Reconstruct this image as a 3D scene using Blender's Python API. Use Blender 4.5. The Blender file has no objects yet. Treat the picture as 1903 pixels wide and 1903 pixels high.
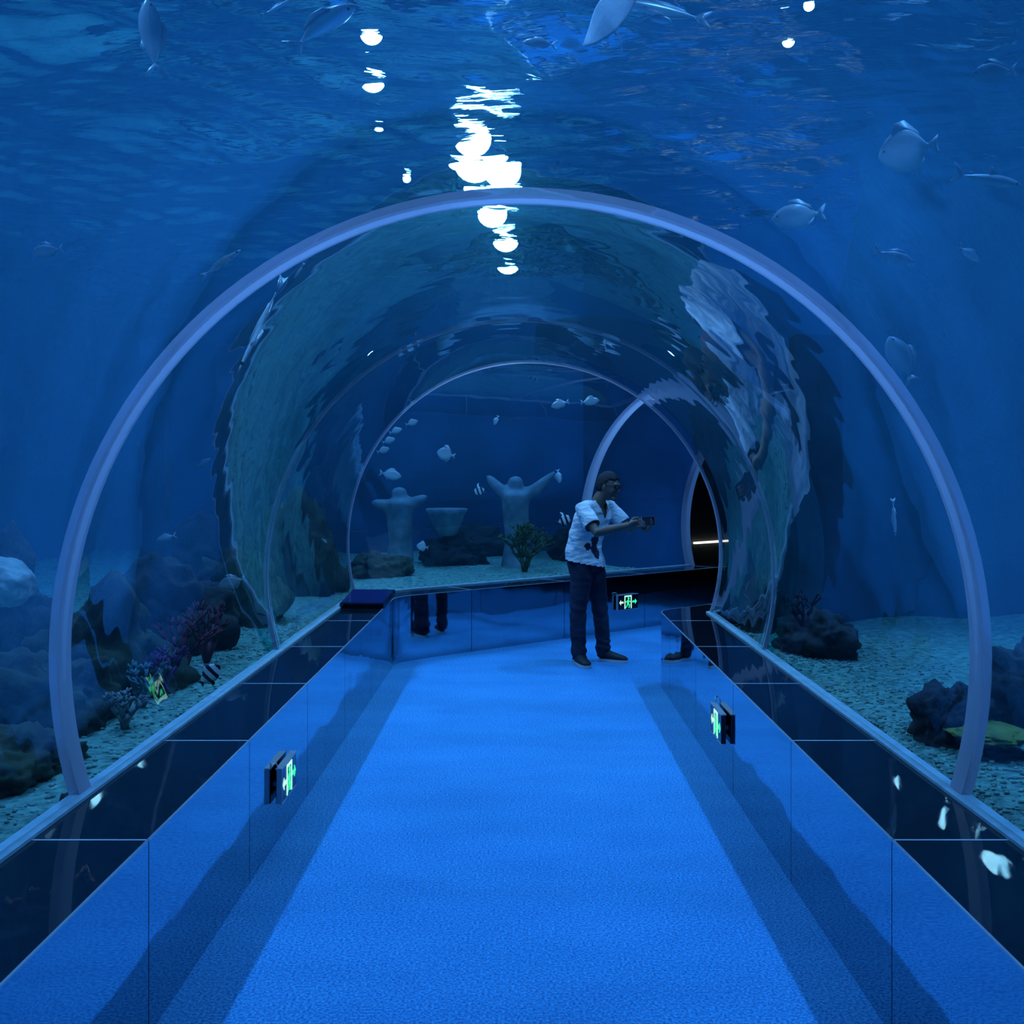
import bpy, bmesh, math, random
import numpy as np
from mathutils import Vector, Matrix, Quaternion, noise

# ------------------------------------------------------------------ camera, world, lights, exposure
random.seed(7)
SC = bpy.context.scene
COL = SC.collection
F, VX, VY, H = 2040.0, 967.0, 880.0, 1.65        # focal length and horizon of the photograph, eye height

cam_d = bpy.data.cameras.new('camera')
cam_d.sensor_width = 36.0
cam_d.sensor_fit = 'HORIZONTAL'
cam_d.lens = F / 1903.0 * 36.0
cam_d.shift_x = (951.5 - VX) / 1903.0
cam_d.shift_y = (VY - 951.5) / 1903.0
cam_d.clip_start = 0.05
cam = bpy.data.objects.new('camera', cam_d)
cam.location = (0, 0, H)
cam.rotation_euler = (math.pi / 2, 0, 0)
COL.objects.link(cam)
SC.camera = cam

SC.view_settings.view_transform = 'Standard'
SC.view_settings.look = 'None'
SC.view_settings.gamma = 1.0
SC.view_settings.use_curve_mapping = False
SC.view_settings.exposure = 0.0

world = bpy.data.worlds.new('hall_above_water')
SC.world = world
world.use_nodes = True
world.node_tree.nodes['Background'].inputs[0].default_value = (0.010, 0.060, 0.20, 1)
world.node_tree.nodes['Background'].inputs[1].default_value = 0.55

# pool lamps hung in the hall above the water, one row on each side of the tunnel
LAMP_RGB = (0.125, 0.40, 1.0)
def pool_or_fill_lamp(x, y, z, watts, size=0.13, along=0.9):
    l = bpy.data.lights.new('pool_or_fill_lamp', 'AREA')
    l.shape = 'RECTANGLE'; l.size = size; l.size_y = along; l.energy = watts; l.color = LAMP_RGB
    o = bpy.data.objects.new('pool_or_fill_lamp', l)
    o.location = (x, y, z)
    COL.objects.link(o)
    return o
for sx in (-1, 1):
    pool_or_fill_lamp(3.3 * sx, 2.0, 7.0, 245)  # nearest pair added to brighten the viewer's side of the fish
    pool_or_fill_lamp(3.3 * sx, 6.3, 7.0, 250)
    pool_or_fill_lamp(3.3 * sx, 10.2, 7.0, 275)
pool_or_fill_lamp(-0.5, 14.6, 7.0, 200)
for yy in (5.0, 7.2, 9.4):
    pool_or_fill_lamp(-0.25, yy, 4.4, 15, 0.3)        # added lamps for a glow in the water above the vault's crown

cy = SC.cycles
cy.max_bounces = 5
cy.diffuse_bounces = 1
cy.glossy_bounces = 3
cy.transmission_bounces = 4
cy.volume_bounces = 0
cy.transparent_max_bounces = 32
cy.sample_clamp_indirect = 8.0
cy.caustics_reflective = False
cy.caustics_refractive = False
cy.use_denoising = True
cy.use_adaptive_sampling = True
cy.adaptive_threshold = 0.08
cy.adaptive_min_samples = 12
try:
    cy.volume_step_rate = 4.0
except Exception:
    pass

# ------------------------------------------------------------------ helpers
def P(px, py, d):
    """A point of the place at depth d that the photograph shows at pixel px, py."""
    return Vector(((px - VX) * d / F, d, H - (py - VY) * d / F))

def link(name, me, mat=None, parent=None):
    o = bpy.data.objects.new(name, me)
    COL.objects.link(o)
    if mat is not None and me is not None and not me.materials:
        for m in (mat if isinstance(mat, (list, tuple)) else [mat]):
            me.materials.append(m)
    if parent is not None:
        o.parent = parent
    return o

def tag(o, label=None, cat=None, group=None, kind=None):
    if label: o['label'] = label
    if cat: o['category'] = cat
    if group: o['group'] = group
    if kind: o['kind'] = kind
    return o

def empty(name, loc=(0, 0, 0), rz=0.0):
    o = bpy.data.objects.new(name, None)
    o.empty_display_size = 0.1
    o.location = loc
    o.rotation_euler = (0, 0, rz)
    COL.objects.link(o)
    return o

def mesh_from(name, verts, faces, smooth=False):
    me = bpy.data.meshes.new(name)
    me.from_pydata([tuple(v) for v in verts], [], faces)
    me.update()
    if smooth:
        me.polygons.foreach_set('use_smooth', [True] * len(me.polygons))
    return me

def bm_mesh(bm, name, smooth=False):
    bmesh.ops.recalc_face_normals(bm, faces=bm.faces)
    me = bpy.data.meshes.new(name)
    bm.to_mesh(me); bm.free()
    if smooth:
        me.polygons.foreach_set('use_smooth', [True] * len(me.polygons))
    return me

def add_box(bm, c, s, rot=None, bevel=0.0, mi=0):
    r = bmesh.ops.create_cube(bm, size=1.0)
    vs = r['verts']
    M = Matrix.Translation(Vector(c)) @ (rot.to_4x4() if rot else Matrix.Identity(4)) @ Matrix.Diagonal((s[0], s[1], s[2], 1))
    bmesh.ops.transform(bm, matrix=M, verts=vs)
    fs = set(f for v in vs for f in v.link_faces)
    if bevel > 0:
        es = list(set(e for v in vs for e in v.link_edges))
        rr = bmesh.ops.bevel(bm, geom=es, offset=bevel, segments=2, profile=0.5, affect='EDGES')
        fs = set(f for f in rr['faces']) | set(f for f in fs if f.is_valid)
    for f in fs:
        if f.is_valid: f.material_index = mi

def frame(t, up=Vector((0, 0, 1))):
    t = Vector(t).normalized()
    u = Vector(up)
    a = u - t * u.dot(t)
    if a.length < 1e-4:
        u = Vector((1, 0, 0)); a = u - t * u.dot(t)
    a.normalize()
    b = t.cross(a)
    return a, b

def add_loft(bm, pts, radii, up=(0, 0, 1), n=12, cap=True, mi=0):
    """Rings of an ellipse along a path: radii are r or (along up, across)."""
    pts = [Vector(p) for p in pts]
    rings = []
    for i, p in enumerate(pts):
        t = pts[min(i + 1, len(pts) - 1)] - pts[max(i - 1, 0)]
        a, b = frame(t, Vector(up))
        r = radii[i]
        ra, rb = (r, r) if not isinstance(r, (tuple, list)) else r
        rings.append([bm.verts.new(p + a * (ra * math.cos(2 * math.pi * k / n)) + b * (rb * math.sin(2 * math.pi * k / n))) for k in range(n)])
    for i in range(len(rings) - 1):
        for k in range(n):
            f = bm.faces.new((rings[i][k], rings[i][(k + 1) % n], rings[i + 1][(k + 1) % n], rings[i + 1][k]))
            f.material_index = mi
    if cap:
        bm.faces.new(rings[0][::-1]).material_index = mi
        bm.faces.new(rings[-1]).material_index = mi

def add_plate(bm, outline, thick, M=None, mi=0):
    """A flat outline (x, z) given a thickness along y, tapering nothing."""
    M = M or Matrix.Identity(4)
    f = [bm.verts.new(M @ Vector((x, -thick / 2, z))) for x, z in outline]
    b = [bm.verts.new(M @ Vector((x, thick / 2, z))) for x, z in outline]
    n = len(outline)
    bm.faces.new(f).material_index = mi
    bm.faces.new(b[::-1]).material_index = mi
    for k in range(n):
        bm.faces.new((f[k], b[k], b[(k + 1) % n], f[(k + 1) % n])).material_index = mi

def box_obj(name, c, s, mat, parent=None, rot=None, bevel=0.0):
    bm = bmesh.new()
    add_box(bm, c, s, rot, bevel)
    return link(name, bm_mesh(bm, name), mat, parent)

def remesh(bm, name, voxel, smooth_it=6):
    me = bm_mesh(bm, name)
    o = bpy.data.objects.new('tmp', me)
    COL.objects.link(o)
    m = o.modifiers.new('r', 'REMESH'); m.mode = 'VOXEL'; m.voxel_size = voxel; m.use_smooth_shade = True
    if smooth_it:
        s = o.modifiers.new('s', 'SMOOTH'); s.factor = 0.5; s.iterations = smooth_it
    dg = bpy.context.evaluated_depsgraph_get()
    dg.update()
    out = bpy.data.meshes.new_from_object(o.evaluated_get(dg))
    bpy.data.objects.remove(o); bpy.data.meshes.remove(me)
    out.name = name
    return out

# ------------------------------------------------------------------ materials
def mat_base(name):
    m = bpy.data.materials.new(name); m.use_nodes = True
    nt = m.node_tree
    return m, nt, nt.nodes, nt.links, nt.nodes['Principled BSDF']

def mat(name, rgb, rough=0.6, metal=0.0, spec=0.5, var=0.0, scale=8.0, rgb2=None, bump=0.0, bscale=None, emit=None, estr=0.0, detail=4.0, bdist=0.02):
    m, nt, N, L, b = mat_base(name)
    b.inputs['Base Color'].default_value = (*rgb, 1)
    b.inputs['Roughness'].default_value = rough
    b.inputs['Metallic'].default_value = metal
    b.inputs['Specular IOR Level'].default_value = spec
    if emit:
        b.inputs['Emission Color'].default_value = (*emit, 1)
        b.inputs['Emission Strength'].default_value = estr
    tc = N.new('ShaderNodeTexCoord')
    if var > 0 or rgb2:
        nz = N.new('ShaderNodeTexNoise'); nz.inputs['Scale'].default_value = scale; nz.inputs['Detail'].default_value = detail
        L.new(tc.outputs['Object'], nz.inputs['Vector'])
        cr = N.new('ShaderNodeValToRGB')
        c2 = rgb2 or tuple(max(0, c * (1 - var)) for c in rgb)
        c1 = rgb if rgb2 else tuple(min(1, c * (1 + var)) for c in rgb)
        cr.color_ramp.elements[0].position = 0.33; cr.color_ramp.elements[1].position = 0.67
        cr.color_ramp.elements[0].color = (*c2, 1); cr.color_ramp.elements[1].color = (*c1, 1)
        L.new(nz.outputs['Fac'], cr.inputs['Fac']); L.new(cr.outputs['Color'], b.inputs['Base Color'])
    if bump > 0:
        n2 = N.new('ShaderNodeTexNoise'); n2.inputs['Scale'].default_value = bscale or scale * 3; n2.inputs['Detail'].default_value = detail
        L.new(tc.outputs['Object'], n2.inputs['Vector'])
        bp = N.new('ShaderNodeBump'); bp.inputs['Strength'].default_value = bump; bp.inputs['Distance'].default_value = bdist
        L.new(n2.outputs['Fac'], bp.inputs['Height']); L.new(bp.outputs['Normal'], b.inputs['Normal'])
    return m

def mat_acrylic(name, tint, amount=1.0, rough=0.012):
    """Clear sheet: light passes straight through, mirror share grows towards grazing angles (Schlick)."""
    m, nt, N, L, b = mat_base(name)
    N.remove(b)
    out = N['Material Output']
    tr = N.new('ShaderNodeBsdfTransparent'); tr.inputs[0].default_value = (*tint, 1)
    gl = N.new('ShaderNodeBsdfGlossy'); gl.inputs['Color'].default_value = (0.9, 0.95, 1, 1); gl.inputs['Roughness'].default_value = rough
    lw = N.new('ShaderNodeLayerWeight'); lw.inputs['Blend'].default_value = 0.5
    pw = N.new('ShaderNodeMath'); pw.operation = 'POWER'; pw.inputs[1].default_value = 5.0
    ma = N.new('ShaderNodeMath'); ma.operation = 'MULTIPLY_ADD'; ma.inputs[1].default_value = 1.15 * amount; ma.inputs[2].default_value = 0.06 * amount
    ma.use_clamp = True
    tc = N.new('ShaderNodeTexCoord'); nz = N.new('ShaderNodeTexNoise'); nz.inputs['Scale'].default_value = 1.6; nz.inputs['Detail'].default_value = 2
    bp = N.new('ShaderNodeBump'); bp.inputs['Strength'].default_value = 0.25; bp.inputs['Distance'].default_value = 0.02
    L.new(tc.outputs['Object'], nz.inputs['Vector']); L.new(nz.outputs['Fac'], bp.inputs['Height'])
    L.new(bp.outputs['Normal'], gl.inputs['Normal'])
    mx = N.new('ShaderNodeMixShader')
    L.new(lw.outputs['Facing'], pw.inputs[0]); L.new(pw.outputs[0], ma.inputs[0]); L.new(ma.outputs[0], mx.inputs[0])
    L.new(tr.outputs[0], mx.inputs[1]); L.new(gl.outputs[0], mx.inputs[2]); L.new(mx.outputs[0], out.inputs['Surface'])
    return m

def mat_watersurface():
    m, nt, N, L, b = mat_base('water_surface')
    N.remove(b)
    out = N['Material Output']
    tr = N.new('ShaderNodeBsdfTransparent'); tr.inputs[0].default_value = (0.97, 0.99, 1, 1)
    gl = N.new('ShaderNodeBsdfGlossy'); gl.inputs['Color'].default_value = (0.85, 0.95, 1, 1); gl.inputs['Roughness'].default_value = 0.075
    fr = N.new('ShaderNodeFresnel'); fr.inputs['IOR'].default_value = 1.33
    tc = N.new('ShaderNodeTexCoord'); mp = N.new('ShaderNodeMapping'); mp.inputs['Scale'].default_value = (2.2, 9.0, 1.0)
    nz = N.new('ShaderNodeTexNoise'); nz.inputs['Scale'].default_value = 1.0; nz.inputs['Detail'].default_value = 3.0
    bp = N.new('ShaderNodeBump'); bp.inputs['Strength'].default_value = 0.5; bp.inputs['Distance'].default_value = 0.03
    L.new(tc.outputs['Object'], mp.inputs['Vector']); L.new(mp.outputs[0], nz.inputs['Vector']); L.new(nz.outputs['Fac'], bp.inputs['Height'])
    L.new(bp.outputs['Normal'], gl.inputs['Normal'])
    mx = N.new('ShaderNodeMixShader')
    L.new(fr.outputs[0], mx.inputs[0]); L.new(tr.outputs[0], mx.inputs[1]); L.new(gl.outputs[0], mx.inputs[2])
    L.new(mx.outputs[0], out.inputs['Surface'])
    return m

def mat_watervolume():
    m, nt, N, L, b = mat_base('sea_water')
    N.remove(b)
    out = N['Material Output']
    vs = N.new('ShaderNodeVolumeScatter'); vs.inputs['Color'].default_value = (0.12, 0.56, 0.80, 1); vs.inputs['Density'].default_value = 0.040; vs.inputs['Anisotropy'].default_value = 0.35
    va = N.new('ShaderNodeVolumeAbsorption'); va.inputs['Color'].default_value = (0.05, 0.72, 0.90, 1); va.inputs['Density'].default_value = 0.12
    ad = N.new('ShaderNodeAddShader')
    L.new(vs.outputs[0], ad.inputs[0]); L.new(va.outputs[0], ad.inputs[1]); L.new(ad.outputs[0], out.inputs['Volume'])
    try: m.cycles.homogeneous_volume = True
    except Exception: pass
    return m

def mat_emit(name, rgb, s):
    m, nt, N, L, b = mat_base(name)
    N.remove(b)
    e = N.new('ShaderNodeEmission'); e.inputs[0].default_value = (*rgb, 1); e.inputs[1].default_value = s
    L.new(e.outputs[0], N['Material Output'].inputs['Surface'])
    return m

def mat_carpet():
    m, nt, N, L, b = mat_base('carpet')
    tc = N.new('ShaderNodeTexCoord')
    n1 = N.new('ShaderNodeTexNoise'); n1.inputs['Scale'].default_value = 105; n1.inputs['Detail'].default_value = 2
    n2 = N.new('ShaderNodeTexNoise'); n2.inputs['Scale'].default_value = 2.2; n2.inputs['Detail'].default_value = 3
    mp = N.new('ShaderNodeMapping'); mp.inputs['Scale'].default_value = (0.8, 1.6, 1)
    L.new(tc.outputs['Object'], n1.inputs['Vector']); L.new(tc.outputs['Object'], mp.inputs['Vector']); L.new(mp.outputs[0], n2.inputs['Vector'])
    r1 = N.new('ShaderNodeValToRGB')
    r1.color_ramp.elements[0].position = 0.34; r1.color_ramp.elements[0].color = (0.028, 0.15, 0.36, 1)
    r1.color_ramp.elements[1].position = 0.66; r1.color_ramp.elements[1].color = (0.085, 0.42, 0.74, 1)
    r2 = N.new('ShaderNodeValToRGB')
    r2.color_ramp.elements[0].position = 0.3; r2.color_ramp.elements[0].color = (0.84, 0.86, 0.9, 1)
    r2.color_ramp.elements[1].position = 0.7; r2.color_ramp.elements[1].color = (1, 1, 1, 1)
    mx = N.new('ShaderNodeMix'); mx.data_type = 'RGBA'; mx.blend_type = 'MULTIPLY'; mx.inputs[0].default_value = 1.0
    L.new(n1.outputs['Fac'], r1.inputs['Fac']); L.new(n2.outputs['Fac'], r2.inputs['Fac'])
    L.new(r1.outputs[0], mx.inputs[6]); L.new(r2.outputs[0], mx.inputs[7]); L.new(mx.outputs[2], b.inputs['Base Color'])
    b.inputs['Roughness'].default_value = 0.9; b.inputs['Specular IOR Level'].default_value = 0.15
    bp = N.new('ShaderNodeBump'); bp.inputs['Strength'].default_value = 0.5; bp.inputs['Distance'].default_value = 0.004
    L.new(n1.outputs['Fac'], bp.inputs['Height']); L.new(bp.outputs['Normal'], b.inputs['Normal'])
    return m

def mat_mirror():
    m, nt, N, L, b = mat_base('mirror_steel')
    b.inputs['Base Color'].default_value = (0.42, 0.50, 0.54, 1); b.inputs['Metallic'].default_value = 1.0; b.inputs['Roughness'].default_value = 0.035
    tc = N.new('ShaderNodeTexCoord'); nz = N.new('ShaderNodeTexNoise'); nz.inputs['Scale'].default_value = 1.5; nz.inputs['Detail'].default_value = 1.5
    bp = N.new('ShaderNodeBump'); bp.inputs['Strength'].default_value = 0.35; bp.inputs['Distance'].default_value = 0.03
    L.new(tc.outputs['Object'], nz.inputs['Vector']); L.new(nz.outputs['Fac'], bp.inputs['Height']); L.new(bp.outputs['Normal'], b.inputs['Normal'])
    return m

def mat_translucent(name, rgb, share=0.6):
    m, nt, N, L, b = mat_base(name)
    b.inputs['Base Color'].default_value = (*rgb, 1); b.inputs['Roughness'].default_value = 0.45
    tl = N.new('ShaderNodeBsdfTranslucent'); tl.inputs[0].default_value = (*rgb, 1)
    mx = N.new('ShaderNodeMixShader'); mx.inputs[0].default_value = share
    L.new(b.outputs[0], mx.inputs[1]); L.new(tl.outputs[0], mx.inputs[2]); L.new(mx.outputs[0], N['Material Output'].inputs['Surface'])
    return m

M = {}
M['carpet'] = mat_carpet()
M['mirror'] = mat_mirror()
M['granite'] = mat('black_granite', (0.006, 0.010, 0.016), 0.03, spec=0.62, var=0.4, scale=60)
M['edge'] = mat('edge_metal', (0.60, 0.60, 0.62), 0.3, metal=0.6)
M['seamgrout'] = mat('pale_grout', (0.62, 0.66, 0.70), 0.6)
M['bead'] = mat('sealant_bead', (0.32, 0.50, 0.56), 0.45, var=0.12, scale=14)
M['joint'] = mat_translucent('joint_silicone', (0.74, 0.66, 0.76))
M['thinjoint'] = mat('thin_joint', (0.30, 0.36, 0.42), 0.4)
M['acrylic'] = mat_acrylic('clear_acrylic', (0.93, 0.975, 0.985))
M['refractband'] = mat_acrylic('refraction_teal', (0.45, 0.86, 0.84), 0.6)
M['watersurface'] = mat_watersurface()
M['watervolume'] = mat_watervolume()
M['tankwall'] = mat('tank_paint', (0.012, 0.10, 0.24), 0.8, var=0.55, scale=0.55, detail=5)
M['black'] = mat('black_paint', (0.004, 0.004, 0.005), 0.6)
M['sand'] = mat('pale_sand', (0.22, 0.46, 0.36), 0.95, rgb2=(0.07, 0.18, 0.15), scale=22, bump=0.8, bscale=45, detail=6, bdist=0.03)
M['pebble'] = mat('pebble', (0.32, 0.54, 0.44), 0.8, rgb2=(0.07, 0.16, 0.14), scale=14)
M['rock'] = mat('dark_rock', (0.034, 0.036, 0.036), 0.9, rgb2=(0.006, 0.007, 0.010), scale=3.5, bump=0.8, bscale=14)
M['palerock'] = mat('pale_rock', (0.55, 0.55, 0.50), 0.9, rgb2=(0.26, 0.28, 0.26), scale=3, bump=0.7, bscale=10)
M['pillar'] = mat('pillar_concrete', (0.014, 0.07, 0.13), 0.9, var=0.5, scale=2.0)
M['blockerpaint'] = mat('blocker_paint', (0.010, 0.09, 0.14), 0.9, var=0.4, scale=1.2, detail=5)
M['led'] = mat_emit('led_white', (1.0, 0.93, 0.80), 2.0)
M['lens'] = mat_emit('flood_lens', (0.42, 0.80, 1.0), 48.0)
M['housing'] = mat('lamp_housing', (0.05, 0.055, 0.06), 0.4, metal=0.4)

# ------------------------------------------------------------------ the tunnel's plan
R, ZC, LZ = 1.53, 1.037, 0.575                 # vault radius, height of its centre, ledge height
AI = 1.09                                      # half width of the walkway
AO = math.sqrt(R * R - (ZC - LZ) ** 2)         # half width where the vault meets the ledge
MY = 9.1                                       # the bend
TURN = math.radians(48.0)
TH = math.tan(TURN / 2)
U2 = Vector((math.sin(TURN), math.cos(TURN), 0)); N2 = Vector((math.cos(TURN), -math.sin(TURN), 0))
Y0, T_END, T_COR = -2.8, 3.98, 8.5

def A1(a, y, z=0.0): return Vector((a, y, z))
def A2(a, t, z=0.0): return Vector((0, MY, 0)) + U2 * t + N2 * a + Vector((0, 0, z))
def mitre(a, z=0.0): return Vector((a, MY - a * TH, z))

def offset_path(a, fillet=0.0, tend=T_COR, y0=Y0, n=10):
    """The line a metres right of the axis, round the bend; fillet is the radius of the corner."""
    if fillet <= 0:
        return [A1(a, y0), mitre(a), A2(a, tend)]
    c = mitre(a); k = fillet * TH
    p0 = c - Vector((0, 1, 0)) * k
    s = 1 if a > 0 else 1
    cen = p0 + Vector((1, 0, 0)) * fillet       # the bend turns right: arc centre lies to the right
    arc = []
    for i in range(n + 1):
        an = TURN * i / n
        arc.append(cen + Vector((-math.cos(an), math.sin(an), 0)) * fillet)
    return [A1(a, y0)] + arc + [A2(a, tend)]

def resample(path, cuts):
    """Points of a polyline between arc lengths cuts[0]..cuts[1]."""
    acc = [0.0]
    for i in range(1, len(path)): acc.append(acc[-1] + (path[i] - path[i - 1]).length)
    def at(s):
        for i in range(1, len(path)):
            if s <= acc[i] + 1e-9:
                f = (s - acc[i - 1]) / max(acc[i] - acc[i - 1], 1e-9)
                return path[i - 1].lerp(path[i], f)
        return path[-1].copy()
    out = [at(cuts[0])] + [path[i].copy() for i in range(len(path)) if cuts[0] + 1e-4 < acc[i] < cuts[1] - 1e-4] + [at(cuts[1])]
    return out
def plen(path): return sum((path[i] - path[i - 1]).length for i in range(1, len(path)))

def strip_solid(name, inner, outer, z0, z1, mat_, parent):
    """A solid between two plan lines of the same number of points."""
    n = len(inner)
    v = []
    for z in (z0, z1):
        for p in inner: v.append((p.x, p.y, z))
        for p in outer: v.append((p.x, p.y, z))
    f = []
    for i in range(n - 1):
        a, b, c, d = i, i + 1, n + i + 1, n + i
        f += [(a, d, c, b), (2 * n + a, 2 * n + b, 2 * n + c, 2 * n + d), (a, b, 2 * n + b, 2 * n + a), (d, 2 * n + d, 2 * n + c, c)]
    f += [(0, 2 * n, 3 * n, n), (n - 1, 2 * n - 1, 4 * n - 1, 3 * n - 1)]
    bm = bmesh.new()
    vs = [bm.verts.new(p) for p in v]
    for q in f: bm.faces.new([vs[k] for k in q])
    return link(name, bm_mesh(bm, name), mat_, parent)

def shift_plan(pts, d):
    """The plan line moved d metres to its right."""
    out = []
    for i, p in enumerate(pts):
        t = (pts[min(i + 1, len(pts) - 1)] - pts[max(i - 1, 0)]).normalized()
        out.append(p + Vector((t.y, -t.x, 0)) * d)
    return out

# ------------------------------------------------------------------ floor
li = offset_path(-AI - 0.05, 0.45); ri = offset_path(AI + 0.05, 0.30)
poly_l = li; poly_r = ri
bm = bmesh.new()
vl = [bm.verts.new(p) for p in poly_l]; vr = [bm.verts.new(p) for p in poly_r]
for i in range(len(vl) - 1):
    bm.faces.new((vl[i], vr[i], vr[i + 1], vl[i + 1]))
fl_me = bm_mesh(bm, 'floor')
if fl_me.polygons[0].normal.z < 0: fl_me.flip_normals()
floor = link('floor', fl_me, M['carpet'])
tag(floor, 'bright blue speckled carpet of the walkway', None, None, 'structure')

# ------------------------------------------------------------------ low mirrored plinth walls with granite ledges
SEAM0, SLAB = 3.22, 1.2
def plinth(name, side, label, fillet):
    root = empty(name)
    tag(root, label, None, None, 'structure')
    face = offset_path(side * AI, fillet)
    outer_a = AO + 0.05
    L_ = plen(face)
    cuts = [0.0]
    s = (SEAM0 - Y0) % SLAB
    while s < L_ - 0.1:
        cuts.append(s); s += SLAB
    cuts.append(L_)
    outl = offset_path(side * outer_a, max(0.05, fillet + (0.40 if side < 0 else -0.28)) if fillet else 0)
    Lo = plen(outl)
    # where the straight of the outer line ends, so that cuts stay square to the walkway
    def outer_at(p):
        # closest crossing of the outer line on the normal through an inner point
        best, bd = None, 1e9
        for i in range(1, len(outl)):
            a, b = outl[i - 1], outl[i]
            t = (b - a); L2 = t.length_squared
            f = min(1, max(0, (p - a).dot(t) / L2))
            q = a + t * f
            if (q - p).length < bd: bd, best = (q - p).length, q
        return best
    gap = 0.003
    for i in range(len(cuts) - 1):
        if cuts[i + 1] - cuts[i] < 0.05: continue
        pts = resample(face, (cuts[i] + gap, cuts[i + 1] - gap))
        back = shift_plan(pts, 0.006 * side)
        strip_solid('mirror_panel', pts, back, 0.0, LZ - 0.0045, M['mirror'], root)
        # ledge slab
        p2 = resample(face, (cuts[i] + 0.002, cuts[i + 1] - 0.002))
        edge_in = shift_plan(p2, 0.0065 * side)
        out = [outer_at(p) for p in p2]
        strip_solid('ledge_slab', edge_in, out, LZ - 0.025, LZ, M['granite'], root)
        q2 = shift_plan(p2, -0.0006 * side)
        strip_solid('edge_trim', q2, edge_in, LZ - 0.0042, LZ + 0.0012, M['edge'], root)
        if i < len(cuts) - 2:
            pj = resample(face, (cuts[i + 1] - 0.004, cuts[i + 1] + 0.004))
            oj = [outer_at(p) for p in pj]
            strip_solid('ledge_seam', shift_plan(pj, 0.007 * side), oj, LZ - 0.02, LZ + 0.0008, M['seamgrout'], root)
    core_in = shift_plan(face, 0.024 * side)
    core_out = [outer_at(p) for p in core_in]
    strip_solid('plinth_core', core_in, core_out, 0.0, LZ - 0.03, M['black'], root)
    # sealant bead where the vault stands on the ledge
    b_in, b_out = offset_path(side * (AO - 0.028)), offset_path(side * (AO + 0.035))
    b_in[-1] = A2(side * (AO - 0.028), T_END); b_out[-1] = A2(side * (AO + 0.035), T_END)
    strip_solid('sealant_bead', b_in, b_out, LZ + 0.001, LZ + 0.012, M['bead'], root)
    return root
plinth('wall_left', -1, 'low mirrored plinth with black granite ledge along the outer side of the bend', 0.45)
plinth('wall_right', 1, 'low mirrored plinth with black granite ledge along the inner side of the bend', 0.30)

# ------------------------------------------------------------------ acrylic vault
A_LO = -math.asin((ZC - LZ) / R)
def arc_pts(r, n=72, lo=A_LO, hi=None):
    hi = math.pi - A_LO if hi is None else hi
    return [(r * math.cos(lo + (hi - lo) * k / n), ZC + r * math.sin(lo + (hi - lo) * k / n)) for k in range(n + 1)]
vault = empty('ceiling')
tag(vault, 'clear acrylic tunnel vault bending away to the right', None, None, 'structure')
def station(tun, s):
    """Maps a profile point to the place: tunnel 1 at depth s, the bend itself, or tunnel 2 at distance s."""
    if tun == 1: return lambda a, z: A1(a, s, z)
    if tun == 2: return lambda a, z: A2(a, s, z)
    return lambda a, z: mitre(a, z)
def vault_sheet(name, f0, f1, r, mat_, n=72):
    pr = arc_pts(r, n)
    v = [f0(a, z) for a, z in pr] + [f1(a, z) for a, z in pr]
    f = [(k, k + 1, n + 2 + k, n + 1 + k) for k in range(n)]
    me = mesh_from(name, v, f, True)
    return link(name, me, mat_, vault)
def ring(name, f0, f1, r0, r1, mat_, n=72):
    """A hoop between two stations with inner radius r0 and outer r1."""
    a0, a1 = arc_pts(r0, n), arc_pts(r1, n)
    bm = bmesh.new()
    rows = [[bm.verts.new(f(a, z)) for a, z in pr] for f, pr in ((f0, a0), (f1, a0), (f1, a1), (f0, a1))]
    for j in (0, 1, 3):                          # open towards the water so that light soaks through the silicone
        for k in range(n):
            bm.faces.new((rows[j][k], rows[j][k + 1], rows[(j + 1) % 4][k + 1], rows[(j + 1) % 4][k]))
    return link(name, bm_mesh(bm, name, False), mat_, vault)
J1, J2, J4 = 3.63, 6.62, 2.26
cuts1 = [Y0, 0.62, J1, J2]
W1, W2 = 0.098, 0.030
vault_sheet('acrylic_panel', station(1, Y0), station(1, 0.62), R, M['acrylic'])
vault_sheet('acrylic_panel', station(1, 0.62 + W1), station(1, J1), R, M['acrylic'])
vault_sheet('acrylic_panel', station(1, J1 + W1), station(1, J2), R, M['acrylic'])
vault_sheet('acrylic_panel', station(1, J2 + W2), station(0, 0), R, M['acrylic'])
vault_sheet('acrylic_panel', station(0, 0), station(2, J4), R, M['acrylic'])
vault_sheet('acrylic_panel', station(2, J4 + 0.11), station(2, T_END), R, M['acrylic'])
ring('joint_strip', station(1, 0.62), station(1, 0.62 + W1), R - 0.004, R + 0.03, M['joint'])
ring('joint_strip', station(1, J1), station(1, J1 + W1), R - 0.004, R + 0.03, M['joint'])
ring('thin_joint', station(1, J2), station(1, J2 + W2), R - 0.003, R + 0.02, M['thinjoint'])
ring('joint_strip', station(2, J4), station(2, J4 + 0.11), R - 0.004, R + 0.03, M['joint'])
ring('joint_strip', station(2, T_END), station(2, T_END + 0.09), R - 0.004, R + 0.06, M['joint'])
def mitre_off(k): return lambda a, z: mitre(a, z) + Vector((0, k, 0))
ring('thin_joint', mitre_off(-0.013), mitre_off(0.013), R - 0.004, R + 0.02, M['joint'])
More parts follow.
